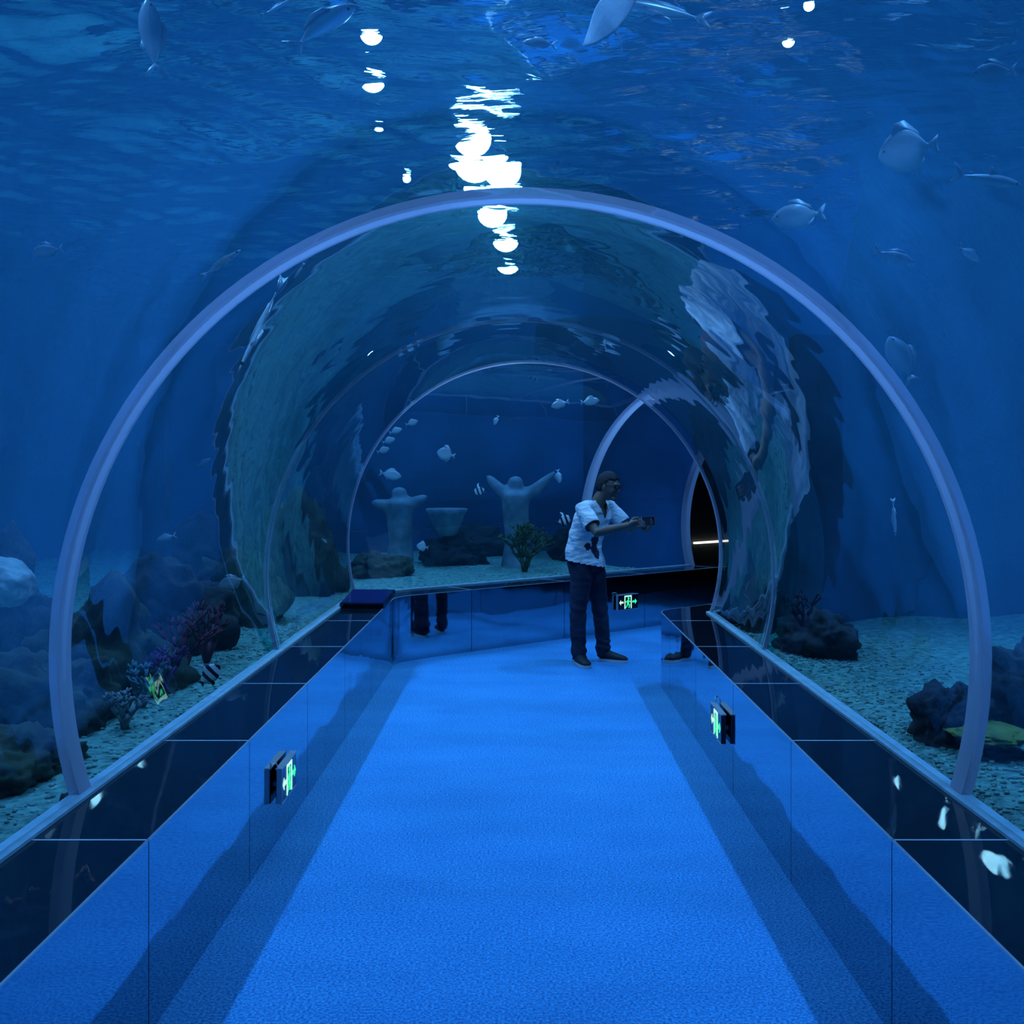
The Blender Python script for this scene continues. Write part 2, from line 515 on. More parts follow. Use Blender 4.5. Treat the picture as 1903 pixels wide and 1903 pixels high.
# added teal collars standing in for the refraction band at the second joint
for s in (-1, 1):
    bm = bmesh.new(); n = 30
    prof = []
    for k in range(n + 1):
        an = A_LO + (math.radians(62) - A_LO) * k / n
        th = 0.16 * math.sin(math.pi * min(1, max(0.03, (k + 2) / (n + 3)))) ** 0.6
        prof.append((an, th))
    for y in (J2 + 0.05, J2 + 0.30):
        pass
    rows = []
    for y, rr in ((J2 + 0.04, 0), (J2 + 0.04, 1), (J2 + 0.22, 1), (J2 + 0.22, 0)):
        rows.append([bm.verts.new((s * (R + 0.02 + th * rr) * math.cos(an), y, ZC + (R + 0.02 + th * rr) * math.sin(an))) for an, th in prof])
    for j in range(4):
        for k in range(n):
            bm.faces.new((rows[j][k], rows[j][k + 1], rows[(j + 1) % 4][k + 1], rows[(j + 1) % 4][k]))
    link('refraction_collar', bm_mesh(bm, 'refraction_collar', True), M['refractband'], vault)

# ------------------------------------------------------------------ tank shell, corridor, water
TX0, TX1, TY0, TY1, TZ = -6.5, 7.5, -3.5, 16.8, 4.02
def wall(name, a, b, z0, z1, th, mat_, label):
    a, b = Vector(a), Vector(b)
    d = (b - a).to_2d().normalized(); n = Vector((d.y, -d.x, 0)) * th
    root = strip_solid(name, [a, b], [a + n, b + n], z0, z1, mat_, None)
    tag(root, label, None, None, 'structure')
    return root
wall('wall_tank_left', (TX0, TY0, 0), (TX0, TY1, 0), -0.2, 5.2, -0.2, M['tankwall'], 'blue painted tank wall left of the tunnel')
wall('wall_tank_right', (TX1, TY0, 0), (TX1, TY1, 0), -0.2, 5.2, 0.2, M['tankwall'], 'blue painted tank wall right of the tunnel')
wall('wall_back', (TX0, TY1, 0), (TX1, TY1, 0), -0.2, 5.2, -0.2, M['tankwall'], 'blue painted tank wall behind the stone figures')
wall('wall_front', (TX0, TY0, 0), (TX1, TY0, 0), -0.2, 5.2, 0.2, M['tankwall'], 'blue painted tank wall behind the viewer')
# end wall with the arched way out
bm = bmesh.new()
hole = arc_pts(R + 0.055, 48)
hole = [(hole[0][0], -0.1)] + hole + [(hole[-1][0], -0.1)]
outer = [(3.1, -0.1)] + [(3.1 if i < 16 else (-3.3 if i > 32 else 3.1 - 6.4 * (i - 16) / 16), 5.2 if 8 <= i <= 40 else (-0.1 + 5.3 * i / 8 if i < 8 else 5.2 - 5.3 * (i - 40) / 8)) for i in range(49)] + [(-3.3, -0.1)]
for t in (T_END + 0.095, T_END + 0.13):
    vi = [bm.verts.new(A2(a, t, z)) for a, z in hole]; vo = [bm.verts.new(A2(a, t, z)) for a, z in outer]
    for k in range(len(vi) - 1):
        bm.faces.new((vi[k], vi[k + 1], vo[k + 1], vo[k]))
w = link('wall_end', bm_mesh(bm, 'wall_end'), M['tankwall'])
tag(w, 'tank end wall around the arched way out', None, None, 'structure')
cor = empty('wall_corridor'); tag(cor, 'black walls of the dark passage behind the arch', None, None, 'structure')
def quadbox(name, a0, a1, t0, t1, z0, z1, mat_, parent):
    return strip_solid(name, [A2(a0, t0), A2(a0, t1)], [A2(a1, t0), A2(a1, t1)], z0, z1, mat_, parent)
quadbox('side_wall', -1.80, -1.70, T_END + 0.30, T_COR, -0.1, 3.0, M['black'], cor)
quadbox('side_wall', 1.70, 1.80, T_END + 0.30, T_COR, -0.1, 3.0, M['black'], cor)
quadbox('passage_roof', -1.8, 1.8, T_END + 0.30, T_COR, 2.95, 3.05, M['black'], cor)
quadbox('end_panel', -1.8, 1.8, T_COR - 0.1, T_COR, -0.1, 3.0, M['black'], cor)

blocker = empty('wall_blocker'); tag(blocker, 'added dark wall hiding the second tunnel in the inner corner of the bend', None, None, 'structure')
pv = [(1.90, 8.62, 0.3), (TX1, 10.4, 0.3), (TX1, 10.4, 4.3), (2.85, 8.92, 4.3)]  # added wall in place of refraction, near edge leaning like a light shaft
pv += [(x + 0.06, y + 0.25, z) for x, y, z in pv]
link('blocker_wall', mesh_from('blocker_wall', pv, [(0, 1, 2, 3), (7, 6, 5, 4), (0, 4, 5, 1), (1, 5, 6, 2), (2, 6, 7, 3), (3, 7, 4, 0)]), M['blockerpaint'], blocker)
for x0, x1, yy in ((2.18, 2.56, 8.66), (3.00, 3.22, 8.98)):
    strip_solid('pilaster', [Vector((x0, yy, 0)), Vector((x1, yy + 0.06, 0))], [Vector((x0, yy + 0.25, 0)), Vector((x1, yy + 0.31, 0))], 0.3, 2.75, M['pillar'], blocker)
for x0, x1, yy, lab in ((-3.12, -2.92, 9.0, 'dark pillar standing in the water left of the tunnel'), (-2.58, -2.40, 9.3, 'thin dark pillar close to the left flank of the vault')):
    q = strip_solid('pillar', [Vector((x0, yy, 0)), Vector((x1, yy, 0))], [Vector((x0, yy + 0.2, 0)), Vector((x1, yy + 0.2, 0))], 0.3, 2.75, M['pillar'], None)
    tag(q, lab, None, None, 'structure')

bm = bmesh.new(); nb = 36; rows = []  # added rib standing in for the teal refraction beside the bend
for off in (0.0, 0.06):
    a_, b_ = [], []
    for k in range(nb + 1):
        an = A_LO * 1.0 + (math.radians(86) - A_LO) * k / nb
        wd = 0.62 * max(0.0, math.cos(max(0, an) * 0.93)) ** 0.6 + 0.02
        for L_, rr in ((a_, R + 0.075), (b_, R + 0.075 + wd)):
            x = rr * math.cos(an)
            L_.append(bm.verts.new((x, MY - x * TH + off, ZC + rr * math.sin(an))))
    rows.append((a_, b_))
for k in range(nb):
    (a0, b0), (a1, b1) = rows
    bm.faces.new((a0[k], a0[k + 1], b0[k + 1], b0[k])); bm.faces.new((a1[k], b1[k], b1[k + 1], a1[k + 1]))
    bm.faces.new((a0[k], a1[k], a1[k + 1], a0[k + 1])); bm.faces.new((b0[k], b0[k + 1], b1[k + 1], b1[k]))
link('blocker_rib', bm_mesh(bm, 'blocker_rib'), M['blockerpaint'], blocker)

def water_body():
    bm = bmesh.new()
    r = bmesh.ops.create_cube(bm, size=1.0)
    bmesh.ops.transform(bm, matrix=Matrix.Translation(((TX0 + TX1) / 2, (TY0 + TY1) / 2, (TZ + 0.06 - 0.15) / 2)) @ Matrix.Diagonal((TX1 - TX0 - 0.02, TY1 - TY0 - 0.02, TZ + 0.06 + 0.15, 1)), verts=r['verts'])
    bmesh.ops.recalc_face_normals(bm, faces=bm.faces)
    ro = R + 0.065
    pr = arc_pts(ro, 48)
    pr = [(pr[0][0], -0.1)] + pr + [(pr[-1][0], -0.1)]
    secs = [[bm.verts.new(A1(a, TY0 + 0.4, z)) for a, z in pr], [bm.verts.new(mitre(a, z)) for a, z in pr], [bm.verts.new(A2(a, T_COR - 0.05, z)) for a, z in pr]]
    n = len(pr)
    inner = []
    for i in range(2):
        for k in range(n):
            inner.append(bm.faces.new((secs[i][k], secs[i][(k + 1) % n], secs[i + 1][(k + 1) % n], secs[i + 1][k])))
    inner.append(bm.faces.new(secs[0])); inner.append(bm.faces.new(secs[2][::-1]))
    bmesh.ops.recalc_face_normals(bm, faces=inner)
    bmesh.ops.reverse_faces(bm, faces=inner)      # the tunnel is a hollow in the water
    me = bpy.data.meshes.new('water'); bm.to_mesh(me); bm.free()
    o = link('water', me, M['watervolume'])
    tag(o, 'blue sea water filling the tank around the tunnel', None, None, 'structure')
water_body()

def water_surface():
    rng = np.random.default_rng(5)
    nx, ny = 330, 470
    x = np.linspace(TX0 + 0.02, TX1 - 0.02, nx); y = np.linspace(TY0 + 0.02, TY1 - 0.02, ny)
    X, Y = np.meshgrid(x, y)
    Z = np.zeros_like(X)
    for k in range(46):
        lam = 0.22 * (3.2 / 0.22) ** rng.random()
        th = rng.normal(math.pi / 2, 0.6)
        kk = 2 * math.pi / lam
        am = 0.0068 * lam ** 0.9 * rng.uniform(0.5, 1.2)
        Z += am * np.sin(kk * (math.cos(th) * X + math.sin(th) * Y) + rng.uniform(0, 6.28))
    Z = TZ + Z
    v = np.stack([X, Y, Z], -1).reshape(-1, 3)
    idx = np.arange(nx * ny).reshape(ny, nx)
    f = np.stack([idx[:-1, :-1], idx[:-1, 1:], idx[1:, 1:], idx[1:, :-1]], -1).reshape(-1, 4)
    me = bpy.data.meshes.new('water_surface')
    me.vertices.add(len(v)); me.vertices.foreach_set('co', v.ravel())
    me.loops.add(f.size); me.loops.foreach_set('vertex_index', f.ravel())
    me.polygons.add(len(f)); me.polygons.foreach_set('loop_start', np.arange(0, f.size, 4)); me.polygons.foreach_set('loop_total', np.full(len(f), 4))
    me.polygons.foreach_set('use_smooth', np.ones(len(f), bool))
    me.update(); me.validate()
    o = link('water_surface', me, M['watersurface'])
    tag(o, 'rippling water surface above the tunnel seen from below', None, None, 'structure')
water_surface()

# sea bed
def bed_z(x, y):
    return 0.47 + 0.05 * noise.noise(Vector((x * 0.6, y * 0.6, 3))) + 0.02 * noise.noise(Vector((x * 2.3, y * 2.3, 9))) + 0.015 * math.sin(y * 7 + x * 2.5)
bm = bmesh.new()
nx, ny = 120, 170
def inside_tunnel(x, y, m):
    p = Vector((x, y, 0))
    if y < MY - x * TH: return abs(x) < m
    q = p - Vector((0, MY, 0))
    return abs(q.dot(N2)) < m and q.dot(U2) < T_COR
vs = {}
for j in range(ny + 1):
    for i in range(nx + 1):
        x = TX0 + (TX1 - TX0) * i / nx; y = TY0 + (TY1 - TY0) * j / ny
        z = bed_z(x, y)
        if inside_tunnel(x, y, AO + 0.12): z = -0.12
        vs[i, j] = bm.verts.new((x, y, z))
for j in range(ny):
    for i in range(nx):
        bm.faces.new((vs[i, j], vs[i + 1, j], vs[i + 1, j + 1], vs[i, j + 1]))
o = link('ground_seabed', bm_mesh(bm, 'ground_seabed', True), M['sand'])
tag(o, 'pale teal gravel bed on the bottom of the tank', None, None, 'structure')
# loose pebbles lying along the vault
def pebbles():
    rnd = random.Random(11)
    b0 = bmesh.new(); bmesh.ops.create_icosphere(b0, subdivisions=1, radius=1.0)
    b0.verts.ensure_lookup_table()
    bv = np.array([v.co[:] for v in b0.verts]); bf = np.array([[v.index for v in f.verts] for f in b0.faces]); b0.free()
    V, Fc = [], []
    for k in range(7500):
        side = rnd.choice((-1, 1, 1))
        if rnd.random() < 0.3:
            t = rnd.uniform(0, 4); a = -(AO + 0.09 + abs(rnd.gauss(0, 0.5)))
            p = A2(a, t)
            if p.y < MY - p.x * TH: continue
        else:
            y = rnd.uniform(2.4, 8.5); a = side * (AO + 0.09 + abs(rnd.gauss(0, 0.55)))
            p = A1(a, y)
        if p.x > 1.8 and p.y > 8.3: continue
        s = rnd.uniform(0.004, 0.012)
        th = rnd.uniform(0, 6.3); c, sn = math.cos(th), math.sin(th)
        q = bv * np.array([s * rnd.uniform(0.8, 1.5), s, s * 0.7])
        q = q @ np.array([[c, sn, 0], [-sn, c, 0], [0, 0, 1]]) + np.array([p.x, p.y, bed_z(p.x, p.y) + s * 0.3])
        Fc.append(bf + len(V) * len(bv)); V.append(q)
    me = mesh_from('gravel', np.concatenate(V).tolist(), np.concatenate(Fc).tolist(), True)
    o = link('gravel', me, M['pebble'])
    tag(o, 'loose pale pebbles on the tank bottom beside the vault', 'gravel', None, 'stuff')
pebbles()

# ------------------------------------------------------------------ exit signs on the plinth mirrors
M['signblack'] = mat('sign_glass', (0.006, 0.008, 0.012), 0.12)
M['signmetal'] = mat('sign_frame', (0.62, 0.64, 0.68), 0.35, metal=0.3)
M['green'] = mat_emit('green_light', (0.03, 0.95, 0.33), 1.7)
M['palegreen'] = mat_emit('pale_green_light', (0.45, 1.0, 0.75), 1.3)
def exit_sign(loc, facing, label, ln=0.31, hh=0.150):
    """Box sign; local x runs along the wall, -y faces the walkway."""
    root = empty('exit_sign', loc)
    f = Vector(facing).normalized()
    root.rotation_euler = (0, 0, math.atan2(f.y, f.x) + math.pi / 2)
    tag(root, label, 'exit sign', 'lit exit signs on the plinth mirrors')
    bm = bmesh.new(); add_box(bm, (0, 0.0, 0), (ln, 0.026, hh), None, 0.002)
    link('case', bm_mesh(bm, 'case'), M['signblack'], root)
    bm = bmesh.new(); add_box(bm, (0, 0, hh / 2 + 0.003), (ln + 0.006, 0.030, 0.006)); add_box(bm, (-ln / 2 - 0.003, -0.003, 0), (0.006, 0.024, hh))
    add_box(bm, (0, -0.0105, -hh / 2 - 0.002), (ln, 0.006, 0.004))
    link('frame', bm_mesh(bm, 'frame'), M['signmetal'], root)
    y = -0.0142
    def flat(name, polys, m, par=root):
        bm = bmesh.new()
        for pl in polys:
            add_plate(bm, [(px_ * (1.22 if abs(px_) < 0.06 else 1.0), pz_ * 1.22) for px_, pz_ in pl], 0.002, Matrix.Translation((0, y, 0)))
        return link(name, bm_mesh(bm, name), m, par)
    h2 = 0.056
    fr = [[(-0.045, -h2), (-0.034, -h2), (-0.034, h2), (-0.045, h2)], [(0.034, -h2), (0.045, -h2), (0.045, h2), (0.034, h2)], [(-0.034, h2 - 0.011), (0.034, h2 - 0.011), (0.034, h2), (-0.034, h2)]]
    flat('door_pictogram', fr, M['palegreen'])
    man = [[(0.006 + 0.011 * math.cos(k * math.pi / 4), 0.030 + 0.011 * math.sin(k * math.pi / 4)) for k in range(8)],
           [(-0.010, 0.016), (0.012, 0.018), (0.010, -0.012), (-0.010, -0.014)],
           [(-0.010, 0.014), (-0.027, 0.002), (-0.024, -0.004), (-0.008, 0.006)],
           [(0.010, 0.014), (0.028, 0.004), (0.026, -0.002), (0.009, 0.006)],
           [(-0.010, -0.012), (0.002, -0.014), (-0.014, -0.040), (-0.030, -0.050), (-0.032, -0.044), (-0.020, -0.036)],
           [(-0.002, -0.012), (0.010, -0.012), (0.022, -0.028), (0.016, -0.052), (0.008, -0.050), (0.012, -0.030)]]
    flat('runner_pictogram', man, M['green'])
    flat('arrow', [[(-0.135, 0.0), (-0.110, 0.022), (-0.110, 0.008), (-0.070, 0.008), (-0.070, -0.008), (-0.110, -0.008), (-0.110, -0.022)]], M['palegreen'])
    flat('arrow', [[(0.135, 0.0), (0.110, 0.022), (0.110, 0.008), (0.070, 0.008), (0.070, -0.008), (0.110, -0.008), (0.110, -0.022)]], M['green'])
    bm = bmesh.new()
    add_loft(bm, [(-ln / 2 + 0.02, 0.01, hh / 2 + 0.005), (-ln / 2 + 0.0, 0.012, hh / 2 + 0.03), (-ln / 2 - 0.03, 0.02, hh / 2 + 0.034), (-ln / 2 - 0.05, 0.024, hh / 2 + 0.022)], [0.003] * 4, n=6)
    link('cable', bm_mesh(bm, 'cable', True), M['signmetal'], root)
    for sx in (-0.1, 0.1):
        bm = bmesh.new(); add_box(bm, (sx, 0.0185, 0), (0.02, 0.012, 0.02))
        link('bracket', bm_mesh(bm, 'bracket'), M['signmetal'], root)
    return root
exit_sign((-AI + 0.0245, 5.0, 0.267), (1, 0, 0), 'green lit exit sign on the outer plinth near the viewer')
exit_sign((AI - 0.0245, 5.91, 0.306), (-1, 0, 0), 'green lit exit sign on the inner plinth opposite the first joint')
q = A2(-AI + 0.0245, 2.47, 0.30)
exit_sign(q, N2, 'green lit exit sign on the far plinth right of the man')

# ------------------------------------------------------------------ information panel at the outer corner
M['screen'] = mat('blue_screen', (0.002, 0.003, 0.02), 0.08, emit=(0.02, 0.05, 0.75), estr=0.08)
pz = empty('information_panel', (-1.245, 8.98, LZ), math.radians(-4))
tag(pz, 'black slanted information panel with glossy blue top on the outer ledge corner', 'panel')
bm = bmesh.new(); add_box(bm, (0, 0.05, 0.012), (0.26, 0.34, 0.024))
link('foot', bm_mesh(bm, 'foot'), M['signblack'], pz)
tilt = Matrix.Rotation(math.radians(7), 3, 'X')
bm = bmesh.new(); add_box(bm, (0, 0, 0.048), (0.36, 0.50, 0.05), tilt, 0.008)
case = link('case', bm_mesh(bm, 'case'), M['signblack'], pz)
bm = bmesh.new(); add_box(bm, tuple(Vector((0, 0, 0.048)) + tilt @ Vector((0, 0, 0.026))), (0.33, 0.46, 0.003), tilt)
link('screen', bm_mesh(bm, 'screen'), M['screen'], case)

# lit strip in the passage
st = strip_solid('light_strip', [A2(-1.66, T_END + 0.36), A2(-1.66, T_COR - 0.2)], [A2(-1.695, T_END + 0.36), A2(-1.695, T_COR - 0.2)], 0.800, 0.822, M['led'], None)
tag(st, 'thin white light strip along the wall of the dark passage', 'light strip')

# ------------------------------------------------------------------ floodlights under the water surface over the tunnel, with added glint discs
def floodlight(px, py, d, r, label):
    c = P(px, py, d)
    root = empty('floodlight', c)
    tag(root, label, 'floodlight', 'floodlights hung under the water surface')
    look = (Vector((0, -0.75, -0.62))).to_track_quat('-Z', 'Y')
    root.rotation_mode = 'QUATERNION'; root.rotation_quaternion = look
    bm = bmesh.new(); add_loft(bm, [(0, 0, 0.0), (0, 0, 0.02), (0, 0, 0.07), (0, 0, 0.12)], [r * 0.97, r * 0.97, r * 0.85, r * 0.5], up=(0, 1, 0), n=20)
    link('housing', bm_mesh(bm, 'housing', True), M['housing'], root)
    bm = bmesh.new(); add_loft(bm, [(0, 0, -0.004), (0, 0, -0.012)], [r, r * 0.96], up=(0, 1, 0), n=20)
    link('lens', bm_mesh(bm, 'lens'), M['lens'], root)
    bm = bmesh.new(); qi = look.inverted()
    up = qi @ Vector((0, 0, 1)); top = TZ - c.z
    add_loft(bm, [Vector((0, 0, 0.06)), Vector((0, 0, 0.06)) + up * max(0.12, top + 0.1)], [0.008, 0.008], n=6)
    link('hanging_rod', bm_mesh(bm, 'hanging_rod'), M['housing'], root)
FL = [(878, 258, 0.12, 'large floodlight at the upper end of the bright cluster'), (920, 280, 0.10, 'large floodlight second in the bright cluster'),
      (882, 304, 0.14, 'large floodlight in the middle of the bright cluster'), (934, 318, 0.13, 'large floodlight at the side of the bright cluster'),
      (896, 346, 0.14, 'large floodlight just above the first joint strip'), (915, 398, 0.12, 'floodlight just below the first joint strip'),
      (940, 446, 0.12, 'floodlight midway in the row below the first joint strip'), (944, 490, 0.12, 'floodlight lower in the row below the first joint strip'),
      (948, 562, 0.07, 'smallest floodlight farthest along the row over the tunnel'),
      (690, 62, 0.055, 'nearest of the three added glints left of the bright cluster'), (692, 148, 0.07, 'middle of the three added glints left of the bright cluster'), (704, 232, 0.04, 'lowest of the three added glints left of the bright cluster'),  # glowing discs added for ripple glints on the water surface
      (756, 332, 0.028, 'tiny added glint above the first joint strip left of the bright cluster'), (900, 92, 0.03, 'tiny added glint above the bright cluster near the top edge'), (936, 160, 0.035, 'tiny added glint between the bright cluster and the top edge'),  # tiny discs added for further glints, no lamps of their own
      (1465, 76, 0.030, 'tiny added glint far right of the hovering ray'), (1503, 10, 0.024, 'tiny added glint at the top edge far right of the hovering ray'),  # added for glints of the pool lamps through the waves
      (848, 300, 0.06, 'small floodlight on the outer side of the bright cluster'), (958, 338, 0.06, 'small floodlight on the inner side of the bright cluster')]
FL = [(px, py, (TZ + 0.022 - H) * F / (VY - py), r * 1.12, lab) for px, py, r, lab in FL]
for a in FL: floodlight(*a)

# ------------------------------------------------------------------ fish
def mat_fish(name, back, belly, stripe=None, nstripe=0, rough=0.35, metal=0.0):
    m, nt, N, L, b = mat_base(name)
    tc = N.new('ShaderNodeTexCoord'); sp = N.new('ShaderNodeSeparateXYZ'); L.new(tc.outputs['Generated'], sp.inputs[0])
    r = N.new('ShaderNodeValToRGB')
    r.color_ramp.elements[0].position = 0.36; r.color_ramp.elements[0].color = (*belly, 1)
    r.color_ramp.elements[1].position = 0.66; r.color_ramp.elements[1].color = (*back, 1)
    L.new(sp.outputs['Z'], r.inputs['Fac'])
    col = r.outputs['Color']
    if stripe:
        ma = N.new('ShaderNodeMath'); ma.operation = 'MULTIPLY'; ma.inputs[1].default_value = nstripe * 2 * math.pi
        si = N.new('ShaderNodeMath'); si.operation = 'SINE'
        gt = N.new('ShaderNodeMath'); gt.operation = 'GREATER_THAN'; gt.inputs[1].default_value = 0.1
        mx = N.new('ShaderNodeMix'); mx.data_type = 'RGBA'; mx.inputs[7].default_value = (*stripe, 1)
        L.new(sp.outputs['X'], ma.inputs[0]); L.new(ma.outputs[0], si.inputs[0]); L.new(si.outputs[0], gt.inputs[0])
        L.new(gt.outputs[0], mx.inputs[0]); L.new(col, mx.inputs[6]); col = mx.outputs[2]
    L.new(col, b.inputs['Base Color']); b.inputs['Roughness'].default_value = rough; b.inputs['Metallic'].default_value = metal
    return m
M['silver'] = mat_fish('silver_scales', (0.55, 0.60, 0.62), (0.95, 0.95, 0.93), rough=0.3, metal=0.35)
M['greyfish'] = mat_fish('grey_scales', (0.20, 0.24, 0.27), (0.55, 0.58, 0.58))
M['batfish'] = mat_fish('batfish_scales', (0.55, 0.55, 0.56), (0.80, 0.80, 0.80))
M['striped'] = mat_fish('striped_scales', (0.85, 0.85, 0.80), (0.9, 0.9, 0.88), (0.02, 0.02, 0.03), 3.4)
M['faint'] = mat_fish('dim_scales', (0.13, 0.17, 0.20), (0.30, 0.34, 0.36))
M['fin'] = mat('pale_fin', (0.55, 0.60, 0.62), 0.5)
M['yellowfin'] = mat('yellow_fin', (0.85, 0.62, 0.10), 0.5)
M['darkfin'] = mat('dark_fin', (0.10, 0.12, 0.14), 0.5)
M['eye'] = mat('fish_eye', (0.01, 0.01, 0.012), 0.1)
M['rayback'] = mat('ray_back', (0.16, 0.24, 0.26), 0.6, var=0.3, scale=9)
M['raybelly'] = mat('ray_belly', (0.86, 0.88, 0.90), 0.55, var=0.08, scale=12)

KIND = {   # max half height (up, down), half thickness, position of the deepest place, tail spread, fork, dorsal height, anal height
    'jack': (0.15, 0.15, 0.075, 0.36, 0.17, 0.10, 0.07, 0.05),
    'round': (0.36, 0.36, 0.085, 0.45, 0.16, 0.02, 0.14, 0.14),
    'slim': (0.05, 0.05, 0.035, 0.35, 0.07, 0.03, 0.03, 0.03),
    'oval': (0.22, 0.22, 0.09, 0.40, 0.16, 0.05, 0.09, 0.07),
    'banner': (0.33, 0.30, 0.07, 0.45, 0.15, 0.02, 0.30, 0.16),
    'long': (0.06, 0.055, 0.045, 0.35, 0.09, 0.06, 0.03, 0.03),
    'needle': (0.022, 0.022, 0.02, 0.35, 0.035, 0.01, 0.012, 0.012),
    'shark': (0.085, 0.075, 0.075, 0.32, 0.16, 0.09, 0.10, 0.03),
}
FISH_ME = {}
def fish_mesh(kind, bend):
    key = (kind, bend)
    if key in FISH_ME: return FISH_ME[key].copy()
    hu, hd, w, xm, ts, fork, dh, ah = KIND[kind]
    bm = bmesh.new()
    def cy_(x): return bend * (x - 0.3) ** 2 * (1 if x > 0.3 else 0.2)
    def env(x):
        if x < xm: return max(0.0, math.sin(0.5 * math.pi * (x / xm) ** 0.75)) * 0.985 + 0.015
        t = (x - xm) / (0.84 - xm)
        return max(0.12 if kind not in ('slim', 'needle') else 0.3, math.cos(0.5 * math.pi * min(1, t)) ** 0.9)
    n, ns = 14, 20
    rings = []
    for i in range(ns + 1):
        x = 0.84 * i / ns; e = env(x)
        rings.append([bm.verts.new((-x, cy_(x) + w * (e ** 0.8) * math.sin(2 * math.pi * k / n), (hu if math.cos(2 * math.pi * k / n) > 0 else hd) * e * math.cos(2 * math.pi * k / n))) for k in range(n)])
    for i in range(ns):
        for k in range(n):
            bm.faces.new((rings[i][k], rings[i][(k + 1) % n], rings[i + 1][(k + 1) % n], rings[i + 1][k]))
    bm.faces.new(rings[0][::-1]); bm.faces.new(rings[-1])
    e1 = env(0.84)
    def Mt(x): return Matrix.Translation((0, cy_(x), 0))
    add_plate(bm, [(-0.82, hu * e1 * 0.9), (-0.90, ts * 0.6), (-1.0, ts), (-1.0 + 0.02, ts * 0.55), (-1.0 + fork + 0.02, 0), (-0.98, -ts * 0.55), (-1.0, -ts), (-0.90, -ts * 0.6), (-0.82, -hd * e1 * 0.9)], 0.012, Mt(0.92), 1)
    if kind == 'shark':
        add_plate(bm, [(-0.36, hu * 0.9), (-0.47, hu + dh), (-0.49, hu + dh * 0.9), (-0.48, hu * 0.75)], 0.012, Mt(0.42), 1)
        add_plate(bm, [(-0.68, hu * 0.4), (-0.74, hu * 0.4 + 0.04), (-0.75, hu * 0.35)], 0.010, Mt(0.7), 1)
    elif kind == 'banner':
        add_plate(bm, [(-0.28, hu * 0.85), (-0.36, hu * 1.25), (-0.62, hu + dh), (-0.50, hu * 1.05), (-0.72, hu * 0.5), (-0.72, hu * 0.3)], 0.012, Mt(0.5), 1)
        add_plate(bm, [(-0.45, -hd * 0.85), (-0.68, -hd - ah * 0.5), (-0.74, -hd * 0.3), (-0.6, -hd * 0.5)], 0.012, Mt(0.6), 1)
    else:
        add_plate(bm, [(-0.26, hu * env(0.26) * 0.92), (-0.34, hu + dh * 0.8), (-0.50, hu * env(0.5) + dh), (-0.70, hu * env(0.7) + dh * 0.5), (-0.76, hu * env(0.76) * 0.9), (-0.5, hu * env(0.5) * 0.85)], 0.012, Mt(0.5), 1)
        add_plate(bm, [(-0.50, -hd * env(0.5) * 0.9), (-0.60, -hd * env(0.6) - ah), (-0.74, -hd * env(0.74) - ah * 0.4), (-0.76, -hd * env(0.76) * 0.8)], 0.012, Mt(0.6), 1)
    for s in (-1, 1):
        q = Matrix.Translation((-0.27, s * w * 0.8, -hd * 0.25)) @ Matrix.Rotation(s * math.radians(-55), 4, 'X') @ Matrix.Rotation(math.radians(25), 4, 'Y')
        L_ = 0.20 if kind == 'shark' else 0.15
        add_plate(bm, [(0, 0.02), (-0.06, -0.03), (-L_, -L_ * 0.75), (-L_ * 0.75, -L_ * 0.85), (0.0, -0.05)], 0.010, q, 1)
    FISH_ME[key] = bm_mesh(bm, 'fish_' + kind, True)
    return FISH_ME[key].copy()
EYE_ME = None
def eye_mesh():
    global EYE_ME
    if EYE_ME is None:
        bm = bmesh.new(); bmesh.ops.create_uvsphere(bm, u_segments=8, v_segments=6, radius=1.0)
        EYE_ME = bm_mesh(bm, 'eye', True); EYE_ME.materials.append(M['eye'])
    return EYE_ME
def fish(name, kind, head, tail, d, label, mats, dd=0.0, roll=0.0, bend=0.0, cat='fish', group='fish in the tank', flip=1):
    """Head and tail as seen in the photograph at depth d; dd is how much farther the tail lies; roll turns the belly to the viewer."""
    ph, pt = P(*head, d), P(*tail, d + dd)
    L_ = (ph - pt).length
    fwd = (ph - pt).normalized()
    view = (ph - Vector((0, 0, H))).normalized()
    side = view - fwd * view.dot(fwd); side.normalize()
    up = side.cross(fwd)
    if up.z < 0 and abs(up.z) > 0.25: up = -up
    up = up * flip
    up = Quaternion(fwd, roll) @ up
    lat = up.cross(fwd).normalized()
    Mx = Matrix((fwd, lat, up)).transposed().to_4x4()
    me = fish_mesh(kind, bend)
    me.materials.clear()
    for m_ in mats: me.materials.append(m_)
    o = link(name, me)
    o.matrix_world = Matrix.Translation(ph) @ Mx @ Matrix.Scale(L_, 4)
    tag(o, label, cat, group)
    hu, hd, w = KIND[kind][:3]
    for s in (-1, 1):
        e = link('eye', eye_mesh(), None, o)
        e.location = (-0.085, s * w * 0.62, hu * 0.18); e.scale = (0.018, 0.012, 0.018)
    return o
S, FN = M['silver'], M['fin']
fish('silver_fish', 'jack', (274, -4), (287, 145), 4.6, 'silver fish swimming straight up beside the top edge', [S, FN], dd=0.1, roll=math.radians(15), bend=0.25)
fish('silver_fish', 'jack', (660, 8), (540, 78), 4.5, 'silver fish with bright white belly swimming up beside the lamp glints', [S, FN], dd=0.15, roll=math.radians(40), bend=-0.3)
fish('silver_fish', 'slim', (548, -4), (484, 30), 5.2, 'thin silver fish slipping out of the top edge', [S, FN])
fish('long_fish', 'long', (1148, 2), (1322, 38), 4.6, 'long slim white fish at the top edge above the hovering ray', [S, FN], dd=0.1, roll=math.radians(20))
